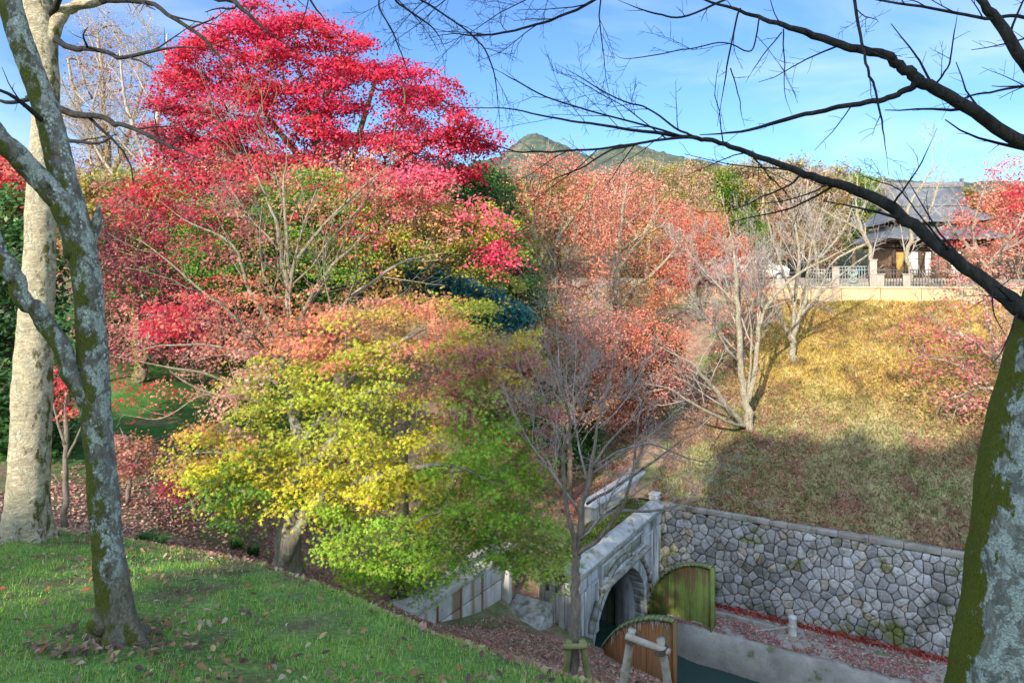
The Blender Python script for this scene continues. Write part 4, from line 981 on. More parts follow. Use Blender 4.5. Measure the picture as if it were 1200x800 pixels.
def tree(name, label, cat, base, limbs, bark, group=None, poly=None, Y=None, thick=1.0, n=100, per=60, cr=0.35, ls=0.06, ctrl=None, tpl=K4, holes=(), seed=1, tw=0.5, nseg=7,
         r0=0.012, flat=0.28, leafmat=None, twigs=None, extra=None, tier=0.0, back=0.0, face=(0, -0.35, 0.9), smoothtrunk=True, twig_bark=None, vary=0.2, cjit=22, tilt=0.55):
    """trunk with its limbs and branches, and a crown of separate leaves"""
    rng = np.random.default_rng(seed); root = thing(name, label, cat, base, group)
    g = G(); nodes = []
    for p, r in limbs: g.tubes([(p, r)], nseg); nodes += list(p[len(p) // 4:])
    cl = None
    if poly is not None:
        cl, res = clump_points(poly, Y, thick, n, rng, holes, tier, back)
        if tw: g.tubes(connect(nodes, cl[rng.random(len(cl)) < tw], rng, r0), 4)
    g.build('trunk', bark, root, smooth=smoothtrunk)
    if twigs:
        lv, tips = ramify(limbs, rng, **twigs); t = G()
        for q in lv:
            if q: t.tubes(q, 4 if q is lv[0] else 3)
        if t.n: t.build('branches', twig_bark or bark, root)
    if poly is not None:
        cg = crown_leaves(cl, res, per, cr, ls, ctrl, rng, tpl, flat, tilt, face, vary=vary, cjit=cjit)
        if extra: extra(cg, rng)
        cg.build('crown', leafmat or LEAF, root)
    return root

# ------------------------------------------------------------------ the two trunks on the left
def left_trees():
    Y1 = 4.5; c1 = [(141, 772, Y1, 30), (140, 755, Y1, 28), (138, 735, Y1, 24.5), (134, 700, Y1, 22.5), (128, 650, Y1, 21.5), (121, 580, Y1, 20.5), (117, 530, Y1, 20), (110, 440, Y1, 20), (103, 340, Y1, 20), (95, 290, Y1, 20.5), (84, 250, Y1, 20), (72, 200, Y1, 18), (58, 140, Y1, 17.5), (40, 90, Y1, 16.5), (22, 40, Y1, 16), (8, -10, Y1, 15), (-8, -70, Y1 + .1, 13), (-20, -150, Y1 + .2, 9)]
    b = P(140, 750, Y1); b[2] = Hs(b[0], b[1])
    c1 = [(q[0], q[1], q[2], q[3] * 0.80) for q in c1]
    root = thing('cherry_tree', 'nearer left tree, slim leaning trunk with lichen and moss', 'tree', b)
    g, p, r = big_trunk(c1, 72, 26, 0.12, 3, (b[2], 0.14, 0.75)); t = g
    lm = [limb([(92, 300, Y1, 15), (75, 240, Y1 - .05, 13.5), (50, 214, Y1 - .1, 13), (20, 183, Y1 - .2, 12.5), (-10, 152, Y1 - .25, 12), (-60, 90, Y1 - .3, 9)], 8, .15, 1),
          limb([(108, 475, Y1, 11), (91, 448, Y1 - .06, 10), (64, 395, Y1 - .12, 10), (30, 349, Y1 - .2, 9.5), (0, 292, Y1 - .25, 10), (-40, 220, Y1 - .3, 8)], 8, .25, 2)]
    for q in lm: t.tubes([q], 20)
    # burl at the foot and the snapped stub on the right
    bp, br = limb([(118, 742, Y1 - .05, 2), (116, 735, Y1 - .09, 10), (114, 728, Y1 - .09, 10), (118, 719, Y1 - .05, 2)], 5); t.tubes([(bp, br)], 12)
    sp, sr = limb([(100, 292, Y1 + .02, 9), (112, 265, Y1 + .03, 6), (116, 240, Y1 + .04, 5)], 4); t.tubes([(sp, sr)], 10)
    t.build('trunk', BARK_LICHEN, root, smooth=True)
    rng = np.random.default_rng(4); tw = [limb([(8, -10, Y1, 6), (60, -60, Y1 - .2, 4), (160, -60, Y1 - .4, 2)], 5), limb([(60, 150, Y1, 3.5), (10, 110, Y1 - .3, 2), (-40, 100, Y1 - .4, 1.5)], 5)]
    lv, _ = ramify(tw, rng, 3, 0.25, 0.5, lmin=0.1, up=-0.05); q = G(); q.tubes(tw, 6)
    for l in lv: q.tubes(l, 3)
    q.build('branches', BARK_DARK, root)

    Y2 = 7.4; c2 = [(29, 655, Y2, 33), (30, 640, Y2, 31.5), (32, 590, Y2, 28.5), (36, 500, Y2, 27), (41, 400, Y2, 25), (46, 300, Y2, 22), (50, 200, Y2, 19.5), (54, 120, Y2, 18.5), (50, 60, Y2, 21), (45, 20, Y2, 22), (40, -40, Y2, 18), (34, -140, Y2, 13)]
    b = P(30, 640, Y2); b[2] = Hs(b[0], b[1])
    c2 = [(q[0], q[1], q[2], q[3] * 0.76) for q in c2]
    root = thing('cherry_tree', 'farther left tree, thick pale sunlit trunk with smooth bark', 'tree', b)
    g, p, r = big_trunk(c2, 72, 24, 0.085, 11, (b[2], 0.2, 0.45))
    g.tubes([limb([(52, 70, Y2, 12), (64, 30, Y2, 8), (85, 8, Y2, 6), (115, 3, Y2 - .1, 4.5), (150, -12, Y2 - .2, 3)], 6, .2, 3)], 14)
    g.build('trunk', BARK_PALE, root, smooth=True)
    br = [limb(c, 5, .8, i) for i, c in enumerate([
        [(64, 46, Y2, 4), (100, 58, Y2 - .2, 3), (140, 65, Y2 - .4, 2.4), (190, 58, Y2 - .6, 1.8), (250, 54, Y2 - .8, 1)],
        [(70, 128, Y2, 4.5), (100, 138, Y2 - .2, 3.6), (135, 143, Y2 - .4, 3), (170, 158, Y2 - .5, 2.4), (215, 178, Y2 - .6, 1.6), (245, 192, Y2 - .7, 0.9)],
        [(118, 2, Y2 - .1, 4), (160, 0, Y2 - .3, 3), (200, 18, Y2 - .4, 2.5), (240, 48, Y2 - .5, 2), (258, 68, Y2 - .5, 1.5), (272, 92, Y2 - .5, 0.8)],
        [(150, -12, Y2 - .2, 3.2), (255, -5, Y2 - .6, 3), (290, 18, Y2 - .7, 2.4), (345, 59, Y2 - .8, 1.0)],
        [(70, 165, Y2, 2.5), (110, 168, Y2 - .3, 1.8), (140, 155, Y2 - .4, 0.8)],
        [(44, 120, Y2, 3), (20, 118, Y2 - .2, 2.4), (-20, 118, Y2 - .3, 2)],
        [(60, 20, Y2, 4), (100, -30, Y2 - .4, 3), (200, -60, Y2 - .7, 2)],
        [(200, -60, Y2 - .7, 2.2), (330, -30, Y2 - 1, 1.8), (372, 12, Y2 - 1.1, 1.1), (385, 30, Y2 - 1.1, .6)]])]
    rng = np.random.default_rng(6); lv, _ = ramify(br, rng, 3, 0.30, 0.42, (30, 60), up=-0.02, lmin=0.12, wander=0.12, rmin=0.0022); q = G(); q.tubes(br, 7)
    for l in lv: q.tubes(l, 4)
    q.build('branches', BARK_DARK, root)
left_trees()

# ------------------------------------------------------------------ the tree on the right edge, its limbs across the sky
def right_tree():
    Y = 3.0; c = [(1170, 985, Y, 95), (1174, 940, Y, 80), (1180, 860, Y, 68), (1184, 800, Y, 63), (1197, 690, Y, 60), (1212, 575, Y, 59), (1232, 460, Y, 55), (1246, 390, Y, 50), (1258, 320, Y, 42), (1275, 200, Y, 33), (1300, 60, Y, 26), (1310, -120, Y, 18)]
    b = P(1184, 900, Y); b[2] = Hs(b[0], b[1])
    root = thing('cherry_tree', 'right edge tree with mossy trunk and dark limbs across the sky', 'tree', b)
    g, p, r = big_trunk(c, 90, 30, 0.07, 21, (b[2], 0.15, 0.3)); g.build('trunk', BARK_RIGHT, root, smooth=True)
    L = [[(1262, 420, 3.0, 30), (1225, 385, 3.0, 18), (1200, 362, 3.0, 12), (1162, 335, 3.05, 9.5), (1112, 297, 3.1, 8.5), (1080, 275, 3.15, 8), (1045, 242, 3.2, 8), (1011, 227, 3.25, 7), (973, 213, 3.3, 6), (940, 202, 3.35, 5), (901, 187, 3.4, 4), (860, 173, 3.5, 3.4), (834, 165, 3.5, 3.1), (800, 160, 3.6, 2.9), (704, 147, 3.75, 2.2), (640, 136, 3.85, 1.9), (589, 127, 3.9, 1.6), (542, 126, 4.0, 1.2), (450, 120, 4.1, 0.7)],
         [(1275, 235, 3.0, 18), (1235, 195, 2.95, 12), (1200, 169, 2.9, 9.5), (1141, 130, 2.9, 8.5), (1094, 105, 2.9, 8), (1070, 89, 2.9, 7.5), (1052, 74, 2.9, 6.5), (1036, 64, 2.9, 6), (999, 57, 2.95, 5.5), (959, 44, 3.0, 5), (925, 32, 3.0, 4.5), (881, 17, 3.1, 4), (834, 3, 3.1, 3.6), (780, -15, 3.2, 3)],
         [(1076, 95, 2.9, 5), (1060, 107, 2.92, 4.2), (1030, 118, 2.95, 3.8), (982, 125, 3.0, 3.3), (935, 137, 3.1, 3), (868, 154, 3.3, 2.6), (820, 158, 3.5, 2.4)],
         [(1275, 190, 3.0, 15), (1235, 130, 2.8, 10), (1200, 72, 2.7, 8), (1172, 27, 2.7, 7), (1148, 0, 2.7, 6), (1110, -60, 2.7, 4)],
         [(834, 165, 3.5, 2.2), (800, 162, 3.55, 2), (750, 168, 3.6, 1.8), (694, 175, 3.7, 1.6), (640, 178, 3.8, 1.4), (603, 177, 3.85, 1.1), (562, 165, 3.9, .8), (518, 155, 4, .5)],
         [(750, 168, 3.6, 1.3), (714, 177, 3.6, 1.3), (685, 195, 3.6, 1.1), (656, 207, 3.6, .9), (640, 216, 3.6, .5)],
         [(812, 160, 3.55, 1.6), (795, 152, 3.5, 1.5), (760, 128, 3.5, 1.2), (724, 116, 3.5, 1.0), (680, 91, 3.5, .8), (650, 74, 3.5, .5)],
         [(800, 160, 3.6, 1.6), (730, 140, 3.6, 1.3), (650, 118, 3.6, 1.1), (600, 92, 3.6, .9), (578, 80, 3.6, .5)],
         [(1000, -30, 2.9, 2.4), (1001, 0, 2.9, 2.2), (1009, 44, 2.85, 2), (1016, 81, 2.8, 1.8), (1026, 105, 2.8, 1.6), (1033, 142, 2.8, 1.3), (1038, 176, 2.8, .8), (1041, 205, 2.8, .4)],
         [(868, 10, 3.1, 1.4), (864, 20, 3.1, 1.3), (852, 78, 3.1, 1.1), (840, 149, 3.1, .6)], [(856, 80, 3.1, .9), (866, 115, 3.1, .7), (872, 148, 3.1, .4)],
         [(918, 34, 3.0, 1.0), (919, 70, 3.0, .8), (920, 110, 3.0, .5), (928, 135, 3, .3)], [(916, 38, 3, .9), (890, 70, 3, .7), (876, 92, 3, .4)],
         [(1260, 60, 2.7, 4), (1200, 21, 2.7, 2.6), (1155, 22, 2.7, 2.3), (1104, 12, 2.75, 2), (1030, 0, 2.8, 1.7), (980, -10, 2.8, 1.4)],
         [(1260, 90, 2.9, 3), (1200, 101, 2.9, 1.8), (1145, 111, 2.9, 1.4), (1121, 118, 2.9, 1), (1095, 125, 2.9, .5)],
         [(850, 0, 3.1, 1.6), (800, 20, 3.1, 1.4), (765, 15, 3.1, 1.2), (724, 0, 3.1, 1)], [(890, 20, 3.0, 1.1), (880, 60, 3, 1), (850, 50, 3, .9), (800, 59, 3, .8), (737, 69, 3, .7), (717, 61, 3, .4)],
         [(775, -15, 3.2, 2.6), (720, -20, 3.2, 2.3), (700, -2, 3.2, 2.1), (646, 24, 3.3, 1.8), (596, 37, 3.3, 1.6), (559, 42, 3.4, 1.4), (528, 40, 3.4, 1.1), (491, 47, 3.4, .6)],
         [(720, -20, 3.2, 2.2), (560, -25, 3.4, 2), (480, -15, 3.5, 1.8), (464, 0, 3.5, 1.6), (508, 34, 3.5, 1.3), (523, 60, 3.5, .6)],
         [(480, -15, 3.5, 1.6), (498, 3, 3.5, 1.4), (535, 27, 3.5, 1.2), (565, 54, 3.5, 1.1), (579, 88, 3.5, .9), (584, 128, 3.5, .6), (586, 160, 3.5, .4)],
         [(480, -20, 3.5, 1.4), (444, 0, 3.5, 1.2), (461, 40, 3.5, 1), (479, 88, 3.5, .6), (484, 110, 3.5, .3)],
         [(1090, 104, 2.9, 1.6), (1110, 80, 2.85, 1.2), (1118, 45, 2.8, .9), (1123, 10, 2.8, .6)],
         [(1115, 298, 3.1, 2.2), (1090, 268, 3.0, 1.3), (1072, 245, 3, 1.0), (1050, 220, 3, .9), (1020, 210, 2.9, .7), (985, 190, 2.9, .4)],
         [(1045, 243, 3.2, 1.8), (1060, 220, 3.1, 1.2), (1080, 190, 3.0, .9), (1098, 150, 3, .5)],
         [(940, 203, 3.35, 1.8), (920, 220, 3.3, 1.3), (890, 232, 3.3, 1.0), (860, 246, 3.2, .6), (820, 250, 3.2, .4)],
         [(975, 214, 3.3, 1.4), (940, 230, 3.2, 1.0), (900, 238, 3.2, .7), (850, 240, 3.2, .4)],
         [(1195, 360, 3.0, 2), (1185, 385, 2.95, 1.3), (1175, 410, 2.9, .9), (1160, 430, 2.9, .4)], [(1190, 356, 3.0, 2), (1165, 335, 2.9, 1.2), (1166, 370, 2.85, .9), (1183, 400, 2.85, .5)],
         [(880, 180, 3.45, 1.4), (900, 205, 3.4, 1), (920, 225, 3.4, .7), (935, 250, 3.4, .3)]]
    lm = [limb([(c[0], c[1], c[2], c[3] * (0.86 if c[3] < 12 else 1)) for c in q], 6, 0.22, i + 40) for i, q in enumerate(L)]
    g = G()
    for i, q in enumerate(lm): g.tubes([q], 14 if i < 4 else 7)
    rng = np.random.default_rng(12)
    lv, _ = ramify([lm[0], lm[1], lm[2], lm[3]], rng, 3, 0.15, 0.30, (30, 65), up=0.03, lmin=0.06, start=0.15, wander=0.11, rmin=0.001, rk=0.28, lmax=0.6)
    lv2, _ = ramify(lm[4:], rng, 3, 0.085, 0.45, (30, 65), up=0.03, lmin=0.04, start=0.1, wander=0.11, rmin=0.0009, rk=0.5)
    for l in lv + lv2: g.tubes(l, 4)
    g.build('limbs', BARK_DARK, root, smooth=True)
right_tree()

# ------------------------------------------------------------------ maples and the trees behind
def L_(*cs, per=6, wig=0.4, seed=0, k=1.0): return [limb([(q[0], q[1], q[2], q[3] * k) for q in c], per, wig, seed + i) for i, c in enumerate(cs)]

Ym = 10.5
def yellow_maple():
    poly = [(205, 538), (228, 505), (245, 478), (268, 440), (292, 416), (335, 392), (380, 372), (450, 350), (520, 346), (580, 368), (622, 400), (636, 450), (650, 510), (640, 570), (655, 615), (668, 645), (672, 668), (640, 672), (605, 655), (562, 650), (520, 678), (470, 690), (430, 690), (392, 660), (372, 618), (332, 588), (292, 592), (262, 606), (232, 580)]
    ctrl = [(225, 545, YEL), (250, 545, YEL), (300, 560, YEL), (345, 555, YEL), (400, 565, YEL), (440, 585, YEL), (470, 540, YEL), (350, 505, YGR), (300, 520, YGR), (235, 510, ORG), (262, 482, ROSE), (290, 460, YGR), (300, 430, ROSE), (350, 450, YGR), (400, 420, YGR), (380, 395, CORAL), (470, 395, OCH), (430, 450, YGR), (430, 490, YGR), (520, 430, DROSE), (600, 432, DROSE), (560, 440, ROSE), (560, 480, LGRN), (480, 500, YGR), (590, 520, LGRN), (620, 545, LGRN), (560, 560, LGRN), (520, 590, LGRN), (640, 500, DROSE), (630, 590, LGRN), (450, 625, LGRN), (400, 630, LGRN), (520, 640, GRN), (580, 630, LGRN), (640, 640, SAGE), (650, 670, LGRN), (480, 660, LGRN), (270, 590, GRN), (550, 380, YGR), (500, 365, CORAL), (430, 365, SALM), (340, 405, CORAL), (610, 405, YEL), (580, 395, OCH)]
    holes = [(388, 505, 22), (285, 492, 14), (440, 470, 16), (325, 540, 12), (480, 480, 12), (570, 500, 10), (350, 480, 10), (420, 610, 10)]
    Y = Ym; lm = L_([(337, 640, Y, 14), (342, 605, Y, 11.5), (350, 560, Y, 9), (352, 520, Y, 7), (340, 470, Y, 5), (330, 420, Y, 3)], [(342, 610, Y, 10), (362, 598, Y - .2, 8), (390, 580, Y - .5, 6.5), (440, 560, Y - .9, 5), (520, 545, Y - 1.2, 3), (590, 570, Y - 1.4, 1.5)],
                    [(350, 560, Y, 7), (400, 510, Y + .2, 5.5), (460, 470, Y + .4, 4), (540, 440, Y + .4, 3), (610, 430, Y + .2, 1.5)], [(346, 580, Y, 7), (310, 550, Y - .2, 5), (270, 530, Y - .4, 3.5), (225, 530, Y - .4, 1.5)],
                    [(352, 520, Y, 5), (410, 450, Y - .3, 3.5), (470, 400, Y - .3, 2.5), (530, 370, Y - .2, 1.2)], [(345, 590, Y, 5), (325, 592, Y - .3, 3), (300, 602, Y - .5, 2), (280, 610, Y - .5, 1)], seed=60)
    base = P(336, 686, Y); base[2] = Hs(base[0], base[1]) 
    rng = np.random.default_rng(61); root = thing('maple_tree', 'yellow and green maple in front, spreading low over the wing wall', 'tree', base)
    cl, res = clump_points(poly, Y, 1.7, 740, rng, holes, 0.62)
    g, p, r = big_trunk([(334, 712, Y, 21), (335, 692, Y, 19.5), (336, 670, Y, 17), (338, 645, Y, 14.5), (342, 612, Y, 12), (346, 588, Y, 10)], 36, 10, 0.10, 33, (base[2], 0.22, 0.5))
    g.tubes([limb([(326, 690, Y - .16, 8), (332, 660, Y - .2, 7), (345, 630, Y - .2, 7), (362, 604, Y - .25, 6.5), (385, 588, Y - .45, 5)], 6, .2, 3)], 12)
    for q in lm: g.tubes([q], 9)
    nodes = np.concatenate([q[0][3:] for q in lm])
    g.tubes(connect(nodes, cl[rng.random(len(cl)) < 0.6], rng, 0.012, 0.003), 4)
    g.build('trunk', BARK_MAPLE, root, smooth=True)
    crown_leaves(cl, res, 105, 0.31, 0.064, ctrl, rng, STAR, 0.16, 0.5, (-0.05, -0.5, 0.8), cjit=20).build('crown', LEAF, root)
yellow_maple()

def orange_maple():
    Y = 13.0; poly = [(160, 385), (190, 352), (232, 326), (300, 328), (340, 345), (400, 346), (470, 340), (545, 352), (560, 392), (430, 412), (340, 424), (262, 424), (200, 396)]
    ctrl = [(185, 372, CRIM), (215, 385, RED), (235, 345, CORAL), (262, 336, CORAL), (300, 350, CORAL), (300, 385, SALM), (340, 365, ORG), (350, 395, CORAL), (400, 370, OCH), (420, 395, ORG), (480, 360, OCH), (520, 380, ORG), (270, 412, ROSE), (380, 350, SALM)]
    lm = L_([(345, 640, Y, 9), (343, 520, Y, 8), (342, 430, Y, 7), (338, 390, Y, 5.5), (338, 348, Y, 4.6), (330, 300, Y, 3.6), (326, 271, Y, 3), (315, 238, Y, 2.6), (290, 183, Y + .3, 1.3), (278, 150, Y + .4, .7)], [(338, 350, Y, 4), (338, 312, Y, 3), (335, 260, Y, 2.5), (333, 218, Y, 2), (336, 180, Y, 1.1), (338, 150, Y, .6)],
            [(340, 340, Y, 3.6), (345, 309, Y - .1, 3.2), (383, 260, Y - .3, 2.6), (436, 210, Y - .5, 1.7), (470, 185, Y - .6, .8)], [(343, 430, Y, 5), (352, 380, Y, 4), (364, 348, Y, 3.4), (389, 312, Y - .2, 3), (425, 276, Y - .4, 1.9), (445, 240, Y - .4, 1)],
            [(343, 440, Y, 5), (385, 380, Y - .3, 3.6), (411, 348, Y - .5, 3.2), (440, 328, Y - .6, 2.9), (468, 308, Y - .7, 2.4), (500, 300, Y - .8, 1.6), (530, 295, Y - .9, .7)], [(340, 420, Y, 4.6), (310, 370, Y - .2, 3.2), (290, 337, Y - .3, 2.8), (273, 287, Y - .4, 2.3), (216, 257, Y - .6, 1.6), (180, 229, Y - .8, .9)],
            [(341, 440, Y, 4.6), (298, 397, Y - .3, 3.4), (268, 365, Y - .5, 2.8), (238, 342, Y - .7, 2.2), (180, 293, Y - 1, 1.4), (150, 275, Y - 1, .8)], [(340, 430, Y, 4), (300, 418, Y - .5, 3), (250, 405, Y - .9, 2.2), (190, 405, Y - 1.2, 1.6), (140, 418, Y - 1.4, 1)],
            [(343, 480, Y, 4.4), (300, 470, Y - .5, 3), (250, 440, Y - .9, 2.2), (195, 430, Y - 1.2, 1.8), (128, 416, Y - 1.4, 1)], [(300, 470, Y - .5, 2.4), (245, 460, Y - .9, 1.8), (205, 440, Y - 1.1, 1.2), (195, 425, Y - 1.2, .7)], [(290, 470, Y - .5, 2), (240, 462, Y - .9, 1.4), (190, 490, Y - 1.2, 1), (140, 485, Y - 1.3, .6)], seed=80, k=0.72)
    base = P(345, 640, Y); base[2] = Hs(base[0], base[1])
    lm[0] = (np.vstack([base + [0, 0, -0.2], lm[0][0]]), np.concatenate([[0.13], lm[0][1]]))
    def extra(cg, rng):
        # loose sprays on the long bare branches
        for poly2, n, per, ct in (([(128, 360), (240, 350), (240, 395), (150, 395)], 16, 34, [(180, 370, CRIM), (220, 385, PINK), (140, 380, SALM)]), ([(120, 445), (200, 440), (250, 470), (190, 490), (130, 470)], 16, 30, [(170, 450, RED), (150, 465, RED), (210, 465, SALM)]),
                                  ([(215, 400), (300, 430), (300, 475), (230, 470)], 22, 30, [(240, 430, ROSE), (270, 450, SALM), (290, 420, OCH)]), ([(190, 190), (330, 170), (470, 190), (440, 330), (330, 330), (200, 300)], 110, 24, [(220, 220, RED), (300, 200, RED), (260, 260, DROSE), (330, 250, OLV), (400, 230, SALM), (430, 290, YGR), (380, 310, GRN), (270, 310, OLV), (230, 290, MAG)])):
            c, rs = clump_points(poly2, Y - .5, 1.0, n, rng); crown_leaves(c, rs, per, 0.3, 0.065, ct, rng, STAR, 0.2, 0.5, (-0.05, -0.4, 0.8), g=cg)
    tree('maple_tree', 'orange red maple with bare cream limbs behind the yellow maple', 'tree', base, lm, BARK_CREAM, None, poly, Y, 1.5, 210, 62, 0.36, 0.066, ctrl, STAR, seed=82, tw=0.35, extra=extra, flat=0.14, tier=0.5, face=(-0.05, -0.45, 0.8),
         twigs=dict(levels=3, gap=0.36, ratio=0.5, ang=(25, 55), up=0.12, lmin=0.2, start=0.3, rmin=0.0035, rk=.5))
orange_maple()

def red_maple():
    Y = 20.0
    poly = [(170, 150), (188, 78), (222, 36), (262, 22), (300, 6), (345, 10), (392, 26), (432, 40), (452, 70), (486, 84), (520, 96), (546, 112), (548, 132), (574, 152), (584, 175), (560, 196), (530, 212), (500, 205), (470, 222), (420, 215), (380, 228), (330, 218), (280, 222), (240, 196), (200, 192)]
    ctrl = [(220, 60, RED), (300, 30, CRIM), (380, 50, RED), (430, 60, CRIM), (330, 110, RED), (240, 120, CRIM), (450, 120, RED), (520, 120, RED), (560, 165, RED), (540, 190, CRIM), (480, 165, PINK), (430, 160, CRIM), (300, 170, CRIM), (360, 190, PINK), (400, 100, CRIM), (290, 210, SALM), (420, 200, SALM), (200, 160, MAG), (500, 190, PINK), (350, 150, RED), (470, 95, CRIM)]
    holes = [(270, 120, 16), (235, 135, 14), (440, 125, 14), (430, 145, 10), (330, 130, 9), (520, 140, 10), (395, 130, 8), (300, 80, 8)]
    lm = L_([(395, 470, Y, 10), (395, 380, Y, 9), (392, 300, Y, 8), (385, 240, Y, 6.5), (370, 160, Y, 4.5), (350, 80, Y, 2.5), (340, 30, Y, 1.2)], [(393, 320, Y, 6.5), (430, 240, Y, 5), (480, 180, Y, 3.5), (540, 150, Y, 1.6)], [(392, 310, Y, 6), (340, 240, Y, 5), (280, 170, Y, 3.6), (220, 110, Y, 1.6)], [(388, 260, Y, 5), (420, 160, Y, 3.5), (440, 90, Y, 1.8)], [(380, 220, Y, 4), (310, 130, Y, 3), (280, 60, Y, 1.4)], seed=90)
    base = P(395, 500, Y); base[2] = Hs(base[0], base[1]); lm[0] = (np.vstack([base, lm[0][0]]), np.concatenate([[0.3], lm[0][1]]))
    def extra(cg, rng):
        for poly2, n, ct in (([(165, 160), (300, 190), (480, 195), (560, 215), (540, 300), (430, 330), (300, 300), (190, 320), (130, 250)], 150, [(200, 200, RED), (260, 220, CRIM), (330, 230, SALM), (400, 215, RED), (450, 250, PINK), (520, 240, ROSE), (230, 280, MAG), (350, 290, OLV), (480, 290, OCH), (300, 260, DROSE)]), ([(470, 200), (520, 180), (525, 215), (500, 235), (455, 230), (440, 210)], 40, [(490, 205, PINK), (510, 200, PINK), (460, 220, PINK)]), ([(545, 235), (575, 238), (605, 262), (600, 272), (560, 268), (535, 255)], 15, [(570, 255, PINK)]), ([(550, 290), (595, 280), (605, 300), (600, 325), (570, 318)], 16, [(580, 295, CRIM), (590, 315, PINK)])):
            c, rs = clump_points(poly2, Y - 4.6, 0.5, n, rng); crown_leaves(c, rs, 50, 0.36, 0.07, ct, rng, K4, 0.25, 0.5, (-0.05, -0.45, 0.8), g=cg)
    tree('maple_tree', 'tall blazing red maple, the highest crown against the sky', 'tree', base, lm, BARK_BROWN, None, poly, Y, 3.0, 800, 105, 0.50, 0.085, ctrl, K4, holes, seed=92, tw=0.5, r0=0.03, extra=extra, flat=0.15, tier=0.95, face=(-0.05, -0.45, 0.8), cjit=12)
red_maple()

